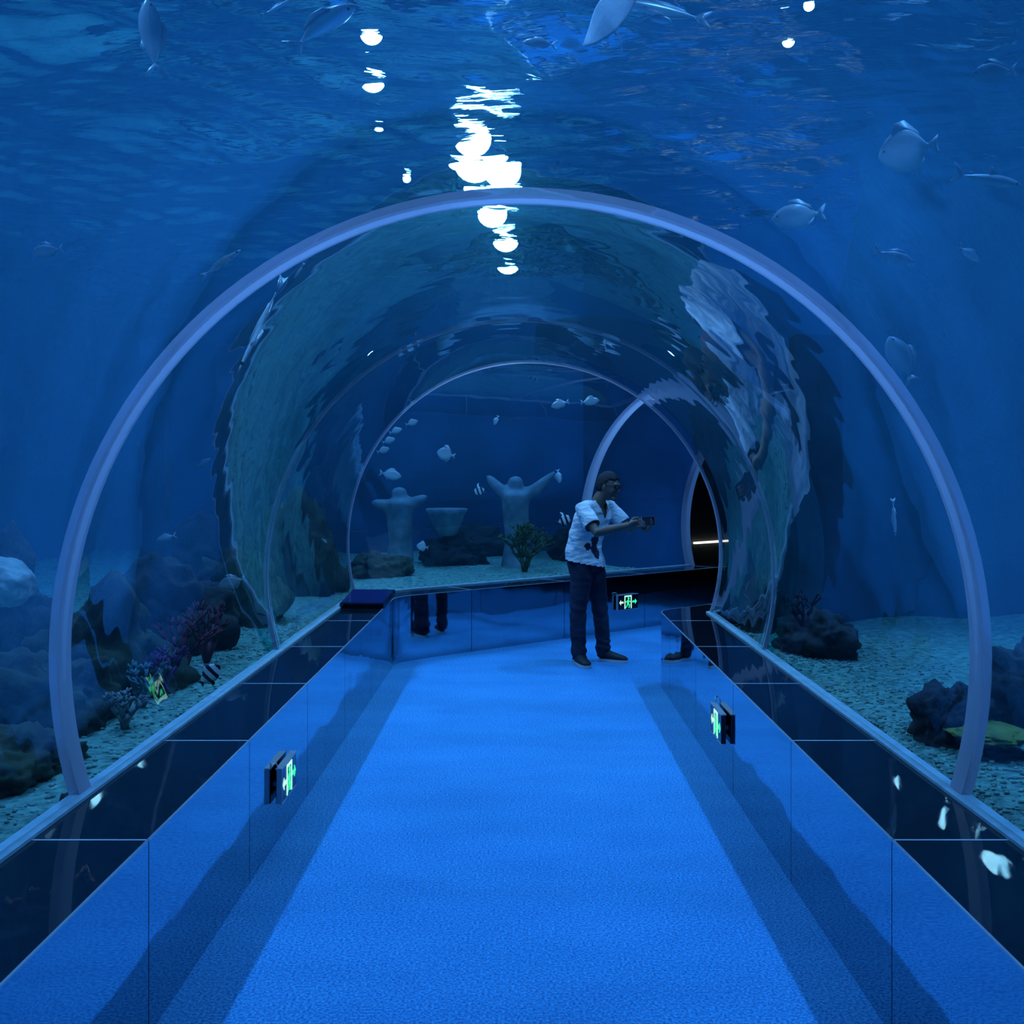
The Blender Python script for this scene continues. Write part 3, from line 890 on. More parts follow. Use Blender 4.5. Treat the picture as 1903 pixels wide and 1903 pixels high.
fish('small_fish', 'jack', (1248, 40), (1195, 30), 4.6, 'small pale fish just under the long slim white fish', [S, FN], roll=math.radians(30))
fish('small_fish', 'jack', (972, 78), (1036, 84), 4.6, 'small whitish fish left of the hovering ray', [M['silver'], FN], roll=math.radians(30))
fish('batfish', 'round', (1632, 292), (1742, 268), 6.4, 'round pale batfish swimming high on the right', [M['batfish'], FN], bend=0.2)
fish('pale_fish', 'oval', (1434, 408), (1538, 394), 6.6, 'plump pale blue fish below and left of the round batfish', [M['batfish'], FN], bend=-0.2)
fish('grey_shark', 'shark', (1899, 345), (1768, 322), 6.5, 'small grey shark near the right edge below the round batfish', [M['greyfish'], FN], cat='shark')
fish('grey_fish', 'jack', (1700, 490), (1622, 465), 6.8, 'dim grey fish swimming right below the small grey shark', [M['greyfish'], M['darkfin']])
fish('small_fish', 'jack', (1820, 486), (1780, 456), 5.6, 'small pale fish near the right edge heading down', [S, FN])
fish('dim_fish', 'oval', (1652, 625), (1698, 712), 7.0, 'dim round fish just outside the first joint strip on the right', [M['faint'], M['darkfin']])
fish('slim_fish', 'slim', (1664, 996), (1659, 925), 6.0, 'slim pale fish hanging upright inside the first joint strip on the right', [S, FN])
fish('yellowtail_fish', 'slim', (448, 464), (372, 517), 4.8, 'slim silver fish with yellow tail above the first joint strip', [S, M['yellowfin']], dd=0.1)
fish('streak_fish', 'needle', (442, 692), (526, 516), 6.0, 'long thin fish shape added for a bright reflection streak on the left flank of the vault', [S, FN], dd=0.3, bend=0.1)  # fish mesh standing in for a reflection on the acrylic
fish('small_fish', 'slim', (545, 520), (566, 488), 6.4, 'tiny bright fish above the long reflection streak', [S, FN])
fish('grey_fish', 'oval', (405, 1090), (458, 1074), 7.2, 'small flat grey fish above the corals on the left', [M['greyfish'], M['darkfin']])
fish('dim_fish', 'jack', (290, 1004), (328, 994), 8.0, 'tiny dim fish in front of the dark pillar on the left', [M['greyfish'], M['darkfin']])
fish('dim_fish', 'jack', (392, 852), (366, 868), 8.0, 'tiny dim fish between the two dark pillars on the left', [M['faint'], M['darkfin']])
fish('bannerfish', 'banner', (408, 1236), (372, 1272), 5.6, 'black and white banded bannerfish among the dark corals', [M['striped'], FN])
fish('dim_fish', 'oval', (60, 470), (118, 462), 6.2, 'dim large fish far out on the left', [M['faint'], M['darkfin']])
fish('dim_fish', 'oval', (1805, 140), (1890, 130), 6.2, 'dim brownish fish at the right edge above the round batfish', [M['faint'], M['darkfin']])
# fish beyond the bend
fish('grey_fish', 'oval', (746, 886), (704, 878), 13.2, 'grey fish over the first stone figure', [M['batfish'], FN], bend=0.2)
fish('pale_fish', 'round', (812, 840), (846, 848), 13.0, 'round pale fish in the open water between the stone figures', [M['batfish'], FN])
fish('small_fish', 'oval', (1024, 756), (1058, 746), 12.6, 'pale fish just under the far water surface', [S, FN])
fish('small_fish', 'oval', (1114, 744), (1078, 748), 12.6, 'pale fish under the far water surface nearest the white arch', [S, FN])
fish('small_fish', 'oval', (1040, 898), (1036, 872), 12.8, 'pale fish hanging upright beside the raised stone arm', [S, FN])
fish('bannerfish', 'banner', (880, 916), (904, 908), 13.0, 'small striped fish beside the second stone figure', [M['striped'], FN])
fish('bannerfish', 'banner', (1062, 962), (1034, 972), 12.2, 'striped fish right behind the man', [M['striped'], FN])
fish('small_fish', 'oval', (918, 790), (926, 772), 13.0, 'tiny pale fish below the far lamps', [S, FN])
fish('pale_fish', 'round', (774, 1014), (796, 1018), 13.0, 'dim round fish low in front of the stone urn', [M['batfish'], FN])
for k, (x, y, l) in enumerate([(735, 800, 'topmost of the shoal by the left rim of the far arch'), (722, 818, 'second fish of the shoal by the left rim of the far arch'), (765, 785, 'outermost fish of the shoal by the left rim of the far arch'), (712, 836, 'lowest fish of the shoal by the left rim of the far arch')]):
    fish('small_fish', 'oval', (x + 12, y - 3), (x - 12, y + 5), 12.6 + 0.2 * k, l, [M['batfish'], FN], group='shoal by the far arch')
fish('small_fish', 'jack', (608, 1010), (598, 1000), 9.0, 'tiny pale fish left of the far arch', [S, FN])

# stingrays
def ray_fish(name, centre, d, head_dir, normal, size, label, tail_len=0.9, wave=0.12, group='rays in the tank', mats=('rayback', 'raybelly')):
    """Disc of a ray: local x forward, y wing, z back side."""
    bm = bmesh.new()
    nr, na = 9, 40
    def rad(t):
        c, s = math.cos(t), math.sin(t)
        # diamond with rounded snout and swept wing tips
        return 1.0 / (abs(c) ** 1.35 / (0.62 if c > 0 else 0.55) + abs(s) ** 1.35 / 0.92) ** (1 / 1.15)
    top, bot = [], []
    for j in range(nr + 1):
        f = j / nr; rt, rb = [], []
        for k in range(na):
            t = 2 * math.pi * k / na; r = rad(t) * f
            x, y = r * math.cos(t) - 0.12 * (r * math.sin(t)) ** 2, r * math.sin(t)
            th = 0.085 * (1 - f ** 1.6) + 0.006
            dz = wave * math.sin(3.0 * abs(y) - 1.2 * x) * abs(y) + 0.06 * y
            rt.append(bm.verts.new((x, y, dz + th))); rb.append(bm.verts.new((x, y, dz - th * 0.5)))
            if j == 0: break
        top.append(rt); bot.append(rb)
    for L_, flip, mi in ((top, False, 0), (bot, True, 1)):
        for j in range(nr):
            for k in range(na):
                if j == 0: q = (L_[0][0], L_[1][k], L_[1][(k + 1) % na])
                else: q = (L_[j][k], L_[j + 1][k], L_[j + 1][(k + 1) % na], L_[j][(k + 1) % na])
                bm.faces.new(q if not flip else q[::-1]).material_index = mi
    for k in range(na):
        bm.faces.new((top[nr][k], bot[nr][k], bot[nr][(k + 1) % na], top[nr][(k + 1) % na])).material_index = 0
    tp = [(-0.45 - tail_len * i / 8, 0.05 * math.sin(i * 0.5), 0.01 + 0.02 * math.sin(i * 0.7)) for i in range(9)]
    add_loft(bm, tp, [0.035 * (1 - i / 9.5) for i in range(9)], n=8, mi=0)
    me = bm_mesh(bm, name, True)
    o = link(name, me, [M[k_] for k_ in mats])
    c = P(*centre, d)
    h = P(centre[0] + head_dir[0], centre[1] + head_dir[1], d + (head_dir[2] if len(head_dir) > 2 else 0)) - c
    h.normalize(); nrm = Vector(normal); nrm = (nrm - h * nrm.dot(h)).normalized()
    lat = nrm.cross(h)
    o.matrix_world = Matrix.Translation(c) @ Matrix((h, lat, nrm)).transposed().to_4x4() @ Matrix.Scale(size, 4)
    tag(o, label, 'ray', group)
    for s in (-1, 1):
        e = link('eye', eye_mesh(), None, o); e.location = (0.30, s * 0.12, 0.075); e.scale = (0.03, 0.03, 0.03)
    return o
vdir = P(1130, 40, 4.6) - Vector((0, 0, H))
ray_fish('stingray', (1130, 30), 4.3, (-25, -60, 0.1), (0.15, 0.75, 0.65), 0.16, 'dark teal ray hovering at the top edge over the walkway', tail_len=1.0)

# ------------------------------------------------------------------ rocks and corals
ROCK_ID = [0]
def rock(name, c, size, label, mat_, seed, group='rocks in the tank', sub=5, rough=0.42, cat='rock'):
    bm = bmesh.new(); bmesh.ops.create_icosphere(bm, subdivisions=sub, radius=1.0)
    off = Vector((seed * 7.1, seed * 3.3, seed * 1.7))
    for v in bm.verts:
        p = v.co.copy()
        k = 1 + rough * noise.noise(p * 1.3 + off) + rough * 0.55 * noise.noise(p * 3.1 + off) + rough * 0.30 * noise.noise(p * 7.0 + off) + rough * 0.16 * noise.noise(p * 15.0 + off)
        v.co = Vector((p.x * size[0], p.y * size[1], p.z * size[2])) * k
    o = link(name, bm_mesh(bm, name, True), mat_)
    o.location = c
    tag(o, label, cat, group)
    return o
def on_bed(px, py, d, dz=0.0):
    c = P(px, py, d); return Vector((c.x, c.y, bed_z(c.x, c.y) + dz))
RK = M['rock']
M['greenrock'] = mat('algae_rock', (0.040, 0.055, 0.022), 0.9, rgb2=(0.010, 0.014, 0.014), scale=3.0, bump=0.8, bscale=12)
rock('rock', on_bed(185, 1240, 6.0, 0.12), (0.40, 0.40, 0.42), 'dark rock with yellow green crust just inside the first joint strip', M['greenrock'], 1)
rock('rock', on_bed(300, 1240, 7.4, 0.10), (0.46, 0.42, 0.46), 'wide dark rock behind the corals on the left', RK, 2)
rock('rock', on_bed(440, 1180, 8.6, 0.10), (0.36, 0.36, 0.50), 'dark rock behind the second joint on the left', M['greenrock'], 3)
rock('rock', on_bed(556, 1120, 10.9, 0.15), (0.40, 0.42, 0.72), 'tall mossy rock left of the far arch', M['greenrock'], 4)
rock('rock', on_bed(370, 1130, 11.4, 0.12), (0.55, 0.5, 0.50), 'broad dark rock far left below the flat grey fish', RK, 5)
rock('rock', on_bed(60, 1300, 5.2, 0.05), (0.36, 0.30, 0.30), 'dark rock under the pale boulder at the left edge', M['greenrock'], 6)
rock('pale_boulder', P(5, 1085, 6.75), (0.18, 0.17, 0.15), 'pale boulder at the left edge lying on dark rocks', M['palerock'], 7, rough=0.18)
rock('rock', on_bed(5, 1180, 7.0, 0.12), (0.34, 0.32, 0.60), 'tall dark rock carrying the pale boulder at the left edge', RK, 8)
rock('rock', on_bed(10, 1420, 4.3, 0.0), (0.25, 0.3, 0.16), 'low yellow green rock near the left edge', M['greenrock'], 9)
rock('small_stone', on_bed(130, 1465, 3.9, 0.02), (0.035, 0.035, 0.045), 'small dark stone by the foot of the first joint strip', RK, 10, sub=3)
rock('rock', on_bed(1775, 1330, 4.8, 0.04), (0.17, 0.17, 0.20), 'dark rock half behind the first joint strip on the right', RK, 11)
rock('rock', on_bed(1925, 1270, 5.1, 0.10), (0.24, 0.22, 0.32), 'dark craggy rock at the right edge', RK, 12)
rock('rock', on_bed(1520, 1270, 7.3, 0.05), (0.26, 0.36, 0.20), 'dark rock beside the ledge behind the sign on the inner plinth', RK, 13)
rock('rock', on_bed(1420, 1180, 8.3, 0.06), (0.14, 0.22, 0.36), 'dark rock at the foot of the added dark wall', RK, 14)
rock('yellow_coral', P(1835, 1362, 4.6), (0.14, 0.20, 0.035), 'flat yellow green coral plate on the right rock', mat('yellow_coral', (0.16, 0.20, 0.03), 0.8, var=0.3, scale=8), 15, rough=0.3, group='corals in the tank', cat='coral')

def coral(name, base, h, label, rgb, seed, levels=4, spread=0.55, r0=0.018, group='corals in the tank', nroot=4):
    bm = bmesh.new(); rnd = random.Random(seed)
    def grow(p, dr, ln, r, lv):
        q = p + dr * ln
        mid = p.lerp(q, 0.5) + Vector((rnd.gauss(0, .06), rnd.gauss(0, .06), 0)) * ln
        add_loft(bm, [p, mid, q], [r, r * 0.85, r * 0.7], up=(0.3, 1, 0.1), n=6)
        if lv <= 0: return
        for k in range(rnd.choice((2, 2, 3))):
            d2 = (dr + Vector((rnd.gauss(0, spread), rnd.gauss(0, spread), rnd.uniform(0, 0.3)))).normalized()
            grow(q, d2, ln * rnd.uniform(0.62, 0.85), r * 0.72, lv - 1)
    for k in range(nroot):
        a = 2 * math.pi * k / nroot
        grow(Vector((0, 0, 0)), Vector((math.cos(a) * 0.4, math.sin(a) * 0.4, 1)).normalized(), h * 0.36, r0, levels - 1)
    o = link(name, bm_mesh(bm, name, True), mat(name + '_colour', tuple(c * 0.6 for c in rgb), 0.8, var=0.3, scale=20))
    o.location = base
    tag(o, label, 'coral', group)
    return o
coral('branching_coral', on_bed(262, 1300, 5.5), 0.26, 'teal branching coral leftmost on the gravel behind the outer ledge', (0.10, 0.30, 0.32), 1)
coral('branching_coral', on_bed(296, 1298, 5.9), 0.30, 'purple branching coral beside the teal one', (0.22, 0.06, 0.24), 2)
coral('branching_coral', on_bed(340, 1290, 6.5), 0.36, 'dark red branching coral in the middle of the left corals', (0.28, 0.03, 0.06), 3)
coral('branching_coral', on_bed(384, 1275, 6.9), 0.40, 'dark crimson branching coral under the bannerfish', (0.22, 0.03, 0.06), 4)
coral('branching_coral', on_bed(232, 1330, 5.1), 0.20, 'low pale coral nearest the first joint strip on the left', (0.30, 0.36, 0.36), 5)
coral('branching_coral', on_bed(1490, 1250, 7.2, 0.15), 0.28, 'dark twiggy coral on the rock beside the inner ledge', (0.06, 0.05, 0.08), 6)
coral('branching_coral', on_bed(1405, 1190, 8.3, 0.1), 0.34, 'pale twiggy coral at the foot of the added dark wall', (0.30, 0.36, 0.38), 8, r0=0.012)
coral('bushy_coral', on_bed(975, 1075, 13.0), 0.55, 'round green bushy coral left of the man beyond the bend', (0.10, 0.16, 0.05), 9, levels=5, r0=0.03, nroot=6)

# ------------------------------------------------------------------ sunken decorations beyond the bend
M['stone'] = mat('pale_stone', (0.30, 0.40, 0.44), 0.9, rgb2=(0.10, 0.17, 0.20), scale=4, bump=0.6, bscale=9)
def stone_figure(px, d, ztop, arms, label, s=1.0):
    base = on_bed(px, 1000, d)
    bm = bmesh.new()
    zt = ztop - base.z
    add_loft(bm, [(0, 0, -0.05), (0.02, 0, zt * 0.3), (0, 0, zt * 0.62), (0, 0, zt * 0.8), (0, 0, zt * 0.86)], [0.20 * s, 0.15 * s, 0.17 * s, 0.19 * s, 0.07 * s], up=(0, 1, 0), n=14)
    add_loft(bm, [(0, 0, zt * 0.84), (0, 0, zt * 0.9), (0, 0, zt * 0.97), (0, 0, zt)], [0.06 * s, 0.10 * s, 0.09 * s, 0.03 * s], up=(0, 1, 0), n=12)
    for (ax, az) in arms:
        add_loft(bm, [(0.0, 0, zt * 0.74), (ax * 0.5, 0, zt * 0.74 + az * 0.35), (ax * 0.85, 0, zt * 0.74 + az * 0.8), (ax, 0, zt * 0.74 + az)], [0.10 * s, 0.085 * s, 0.06 * s, 0.03 * s], up=(0, 1, 0), n=10)
    me = remesh(bm, 'stone_figure', 0.03, 3)
    o = link('stone_figure', me, M['stone'])
    o.location = base
    tag(o, label, 'sculpture', 'sunken stone figures')
stone_figure(958, 13.8, 1.62, ((-0.36, 0.30), (0.50, 0.34)), 'pale stone figure with both arms raised left of the man')
stone_figure(742, 14.0, 1.48, ((-0.36, 0.06), (0.36, 0.14)), 'pale stone figure with spread arms beside the left rim of the far arch')
def lathe_obj(name, prof, n, mat_, loc, label, cat):
    bm = bmesh.new()
    rings = [[bm.verts.new((r * math.cos(2 * math.pi * k / n), r * math.sin(2 * math.pi * k / n), z)) for k in range(n)] for r, z in prof]
    for i in range(len(rings) - 1):
        for k in range(n):
            bm.faces.new((rings[i][k], rings[i][(k + 1) % n], rings[i + 1][(k + 1) % n], rings[i + 1][k]))
    bm.faces.new(rings[0][::-1]); bm.faces.new(rings[-1])
    o = link(name, bm_mesh(bm, name, True), mat_)
    o.location = loc
    tag(o, label, cat)
    return o
rock('rock', on_bed(840, 1030, 14.2, 0.10), (0.44, 0.36, 0.26), 'low dark rock carrying the stone urn', RK, 21)
lathe_obj('stone_urn', [(0.10, 0), (0.14, 0.03), (0.16, 0.08), (0.24, 0.28), (0.27, 0.34), (0.25, 0.35), (0.22, 0.30), (0.14, 0.12), (0.02, 0.10)], 20, M['stone'], on_bed(830, 1000, 14.0, 0.36), 'wide stone urn between the two stone figures', 'urn')
rock('rock', on_bed(705, 1060, 12.6, 0.05), (0.35, 0.35, 0.24), 'low dark rock in the left corner of the far arch', M['greenrock'], 22)
rock('rock', on_bed(880, 1060, 15.9, 0.08), (0.60, 0.35, 0.30), 'broad low rock behind the bushy coral', RK, 23)
rock('rock', on_bed(1075, 1050, 15.4, 0.1), (0.45, 0.35, 0.40), 'dark rock behind the second stone figure', RK, 24)

# ------------------------------------------------------------------ the man photographing the fish
M['skin'] = mat('skin', (0.22, 0.125, 0.09), 0.55, var=0.06, scale=20)
M['hair'] = mat('black_hair', (0.010, 0.009, 0.010), 0.7, bump=0.6, bscale=120)
M['jeans'] = mat('dark_denim', (0.012, 0.020, 0.042), 0.9, var=0.45, scale=6, bump=0.3, bscale=60)
M['shoe'] = mat('black_shoe', (0.012, 0.012, 0.016), 0.7)
M['sole'] = mat('pale_sole', (0.62, 0.58, 0.58), 0.7)
M['phone'] = mat('phone_back', (0.04, 0.045, 0.06), 0.2)
M['phonerim'] = mat('phone_rim', (0.70, 0.72, 0.75), 0.25, metal=0.7)
M['glasses'] = mat('glasses_frame', (0.008, 0.008, 0.010), 0.3)
def mat_shirt():
    m, nt, N, L, b = mat_base('white_tshirt')
    b.inputs['Roughness'].default_value = 0.9; b.inputs['Specular IOR Level'].default_value = 0.2
    tc = N.new('ShaderNodeTexCoord')
    # dark flower print low on the front: blots around a few places of the cloth
    prev = None
    nz = N.new('ShaderNodeTexNoise'); nz.inputs['Scale'].default_value = 42; nz.inputs['Detail'].default_value = 3
    L.new(tc.outputs['Object'], nz.inputs['Vector'])
    for (c, r) in (((0.030, -0.085, 1.130), 0.060), ((0.010, -0.085, 1.065), 0.062), ((0.000, -0.090, 1.000), 0.058), ((-0.055, -0.125, 1.020), 0.045), ((0.015, -0.070, 0.950), 0.055)):
        d = N.new('ShaderNodeVectorMath'); d.operation = 'DISTANCE'; d.inputs[1].default_value = c
        L.new(tc.outputs['Object'], d.inputs[0])
        s = N.new('ShaderNodeMath'); s.operation = 'MULTIPLY_ADD'; s.inputs[1].default_value = -1.0 / r; s.inputs[2].default_value = 1.0
        L.new(d.outputs['Value'], s.inputs[0])
        if prev is None: prev = s.outputs[0]
        else:
            mx = N.new('ShaderNodeMath'); mx.operation = 'MAXIMUM'; L.new(prev, mx.inputs[0]); L.new(s.outputs[0], mx.inputs[1]); prev = mx.outputs[0]
    ad = N.new('ShaderNodeMath'); ad.operation = 'ADD'; L.new(prev, ad.inputs[0]); L.new(nz.outputs['Fac'], ad.inputs[1])
    cr = N.new('ShaderNodeValToRGB'); cr.color_ramp.elements[0].position = 0.66; cr.color_ramp.elements[0].color = (0.80, 0.80, 0.80, 1)
    cr.color_ramp.elements[1].position = 0.80; cr.color_ramp.elements[1].color = (0.035, 0.035, 0.06, 1)
    L.new(ad.outputs[0], cr.inputs['Fac']); L.new(cr.outputs['Color'], b.inputs['Base Color'])
    n2 = N.new('ShaderNodeTexNoise'); n2.inputs['Scale'].default_value = 9; n2.inputs['Detail'].default_value = 2
    mp = N.new('ShaderNodeMapping'); mp.inputs['Scale'].default_value = (1.0, 1.0, 2.2); mp.inputs['Rotation'].default_value = (0.4, 0.5, 0)
    L.new(tc.outputs['Object'], mp.inputs['Vector']); L.new(mp.outputs[0], n2.inputs['Vector'])
    bp = N.new('ShaderNodeBump'); bp.inputs['Strength'].default_value = 0.7; bp.inputs['Distance'].default_value = 0.035
    L.new(n2.outputs['Fac'], bp.inputs['Height']); L.new(bp.outputs['Normal'], b.inputs['Normal'])
    return m
M['shirt'] = mat_shirt()

MAN = Vector((0.640, 9.60, 0.0))
person = empty('person', MAN)
tag(person, 'man in white printed t-shirt and dark jeans holding up a phone with both hands', 'person')
f0 = Vector((0.72, -0.69, 0)).normalized(); w0 = Vector((0.69, 0.72, 0)).normalized()

def ell(bm, c, r, Q=None, seg=16):
    q = bmesh.ops.create_uvsphere(bm, u_segments=seg, v_segments=seg // 2 + 2, radius=1.0)
    bmesh.ops.transform(bm, matrix=Matrix.Translation(Vector(c)) @ (Q.to_4x4() if Q else Matrix.Identity(4)) @ Matrix.Diagonal((*r, 1)), verts=q['verts'])

HC = Vector((0.122, -0.030, 1.545))
yaw, pitch = math.radians(-28), math.radians(14)
HQ = Matrix.Rotation(yaw, 3, 'Z') @ Matrix.Rotation(pitch, 3, 'Y')     # head frame: x forward, y left, z up
def hp(x, y, z): return HC + HQ @ Vector((x, y, z))

RS, RE, RW = Vector((-0.100, -0.165, 1.345)), Vector((0.005, -0.335, 1.150)), Vector((0.270, -0.300, 1.212))
LS, LE, LW = Vector((0.150, 0.120, 1.350)), Vector((0.310, 0.040, 1.165)), Vector((0.385, -0.150, 1.205))
PHC = Vector((0.448, -0.262, 1.245)); PHL = Vector((0.80, 0.60, 0.0)).normalized(); PHN = Vector((0.60, -0.80, 0.12)).normalized()
PHU = PHN.cross(PHL).normalized()
if PHU.z < 0: PHU = -PHU

def hand(bm, wrist, centre, fdir, width, curl, thumb_side, s=1.0):
    """Palm from the wrist to the knuckles, four curling fingers of unequal length and a thumb off the palm's side."""
    ax = (centre - wrist).normalized()
    add_loft(bm, [wrist, wrist + ax * 0.02, wrist + ax * 0.055, wrist + ax * 0.088], [(0.024, 0.024), (0.020, 0.031), (0.017, 0.040), (0.012, 0.036)], up=tuple(curl), n=12)
    kn = wrist + ax * 0.080
    for k, ln in enumerate((0.062, 0.070, 0.065, 0.050)):
        off = width * (0.029 - 0.0195 * k)
        p0 = kn + off
        d1 = (ax + curl * 0.35).normalized(); d2 = (ax * 0.45 + curl * 0.9).normalized(); d3 = (curl * 0.9 - ax * 0.35).normalized()
        p1 = p0 + d1 * ln * 0.45; p2 = p1 + d2 * ln * 0.35; p3 = p2 + d3 * ln * 0.28
        add_loft(bm, [p0 - ax * 0.02, p0, p1, p2, p3], [0.0092, 0.0095, 0.0088, 0.0080, 0.0062], n=8)
    t0 = wrist + ax * 0.028 + width * 0.026 * thumb_side
    t1 = t0 + (ax * 0.6 + width * 0.8 * thumb_side + curl * 0.2).normalized() * 0.034
    t2 = t1 + (ax * 0.95 + width * 0.15 * thumb_side + curl * 0.4).normalized() * 0.030
    t3 = t2 + (ax * 0.9 + curl * 0.5).normalized() * 0.022
    add_loft(bm, [t0, t1, t2, t3], [0.013, 0.0115, 0.0100, 0.0075], n=8)

bm = bmesh.new()
# head
q = bmesh.ops.create_uvsphere(bm, u_segments=28, v_segments=20, radius=1.0)
for v in q['verts']:
    p = v.co.copy()
    t = max(0.0, -p.z)
    x = p.x * 0.099 * (1 - 0.20 * t if p.x < 0 else 1 - 0.05 * t) + 0.010 * t
    y = p.y * 0.077 * (1 - 0.30 * t * t)
    z = p.z * 0.118
    v.co = HC + HQ @ Vector((x, y, z))
ell(bm, hp(0.100, 0, -0.014), (0.018, 0.013, 0.020), HQ, 10)
add_loft(bm, [hp(0.090, 0, 0.022), hp(0.103, 0, 0.0), hp(0.116, 0, -0.018), hp(0.096, 0, -0.032)], [0.008, 0.010, 0.014, 0.008], n=8)
ell(bm, hp(0.078, 0, -0.094), (0.026, 0.030, 0.022), HQ, 12)          # chin
ell(bm, hp(0.094, 0, -0.058), (0.013, 0.024, 0.012), HQ, 10)          # mouth
ell(bm, hp(0.086, 0, 0.032), (0.016, 0.056, 0.012), HQ, 12)           # brow
for s in (-1, 1):
    ell(bm, hp(0.0, s * 0.078, -0.008), (0.020, 0.010, 0.032), HQ, 10)  # ears
    ell(bm, hp(0.062, s * 0.042, -0.030), (0.026, 0.022, 0.024), HQ, 10)
# neck, torso
add_loft(bm, [(0.020, -0.005, 1.36), (0.052, -0.018, 1.43), (0.100, -0.030, 1.50)], [0.066, 0.058, 0.056], n=14)
add_loft(bm, [(-0.075, 0.012, 0.84), (-0.085, 0.015, 0.95), (-0.075, 0.015, 1.08), (-0.030, 0.0, 1.22), (0.010, -0.005, 1.33), (0.025, -0.008, 1.40)],
         [(0.105, 0.150), (0.105, 0.150), (0.095, 0.145), (0.105, 0.165), (0.085, 0.165), (0.05, 0.09)], up=tuple(f0), n=20)
# arms and hands
for S_, E_, W_ in ((RS, RE, RW), (LS, LE, LW)):
    add_loft(bm, [S_, S_.lerp(E_, 0.3), S_.lerp(E_, 0.7), E_, E_.lerp(W_, 0.3), E_.lerp(W_, 0.7), W_], [0.058, 0.052, 0.045, 0.041, 0.043, 0.034, 0.026], n=14)
cR = PHC - PHL * 0.040 - PHU * 0.005
hand(bm, RW, cR + PHN * 0.012, PHL, -PHU, (PHL * 0.45 + PHN * 0.55 - PHU * 0.1).normalized(), -1)
cL = PHC + PHL * 0.030 - PHU * 0.03
hand(bm, LW, cL - PHN * 0.022, PHL, PHU * 1.0, (PHN * 0.8 + PHU * 0.3).normalized(), -1)
# legs inside the jeans
LEG_R = [(-0.115, -0.050, 0.90), (-0.110, -0.075, 0.75), (-0.140, -0.100, 0.48), (-0.142, -0.095, 0.28), (-0.128, -0.090, 0.07)]
LEG_L = [(-0.010, 0.080, 0.90), (0.020, 0.085, 0.75), (0.058, 0.070, 0.48), (0.080, 0.072, 0.28), (0.092, 0.070, 0.07)]
for lg in (LEG_R, LEG_L):
    add_loft(bm, lg, [0.085, 0.080, 0.056, 0.052, 0.040], up=(0, 1, 0), n=14)
    add_loft(bm, [lg[-1], (lg[-1][0], lg[-1][1], 0.035)], [0.038, 0.036], up=(0, 1, 0), n=12)
link('body', remesh(bm, 'body', 0.0055, 3), M['skin'], person)

# eyes, hair, glasses
for s in (-1, 1):
    e = link('eye', eye_mesh(), None, person); e.location = hp(0.088, s * 0.032, 0.010); e.scale = (0.008, 0.012, 0.007); e.rotation_euler = HQ.to_euler()
bm = bmesh.new()
q = bmesh.ops.create_uvsphere(bm, u_segments=40, v_segments=30, radius=1.0)
kill = []
for v in q['verts']:
    p = v.co.copy()
    x, y, z = p.x * 0.107, p.y * 0.085, p.z * 0.127
    line = 0.062 if x > 0.045 else (0.062 - (0.045 - x) * 1.9 if x > -0.012 else -0.062)
    line += 0.006 * noise.noise(Vector((x * 60, y * 60, 2)))
    if z < line: kill.append(v)
    v.co = HC + HQ @ Vector((x - 0.004, y, z + 0.002))
bmesh.ops.delete(bm, geom=kill, context='VERTS')
r = bmesh.ops.solidify(bm, geom=bm.faces[:], thickness=0.010)
link('hair', bm_mesh(bm, 'hair', True), M['hair'], person)
bm = bmesh.new()
for s in (-1, 1):
    ring_ = [hp(0.108, s * 0.034 + 0.024 * math.cos(a), 0.006 + 0.018 * math.sin(a)) for a in [2 * math.pi * k / 14 for k in range(15)]]
    add_loft(bm, ring_, [0.0028] * 15, n=6, cap=False)
    add_loft(bm, [hp(0.106, s * 0.058, 0.010), hp(0.06, s * 0.080, 0.010), hp(0.0, s * 0.082, 0.008)], [0.003] * 3, n=6)
add_loft(bm, [hp(0.108, -0.012, 0.010), hp(0.112, 0, 0.012), hp(0.108, 0.012, 0.010)], [0.0028] * 3, n=6)
link('glasses', bm_mesh(bm, 'glasses', True), M['glasses'], person)

# t-shirt
bm = bmesh.new()
hemU = (f0 + Vector((0, 0, 0.0)))
add_loft(bm, [(-0.066, 0.010, 0.80), (-0.076, 0.013, 0.88), (-0.085, 0.015, 0.98), (-0.070, 0.012, 1.09), (-0.030, 0.0, 1.20), (0.000, -0.004, 1.29), (0.015, -0.006, 1.36), (0.030, -0.008, 1.405), (0.034, -0.010, 1.425)],
         [(0.152, 0.208), (0.150, 0.206), (0.134, 0.190), (0.122, 0.180), (0.128, 0.190), (0.118, 0.196), (0.098, 0.185), (0.074, 0.120), (0.066, 0.085)], up=tuple(f0), n=28)
add_loft(bm, [RS + Vector((0.05, 0.06, 0.015)), RS, RS.lerp(RE, 0.35), RS.lerp(RE, 0.72)], [0.070, 0.074, 0.072, 0.074], n=16)
add_loft(bm, [LS + Vector((-0.05, -0.05, 0.015)), LS, LS.lerp(LE, 0.35), LS.lerp(LE, 0.75)], [0.068, 0.072, 0.070, 0.070], n=16)
sm = remesh(bm, 'tshirt', 0.010, 5)
b2 = bmesh.new(); b2.from_mesh(sm)
kill = []
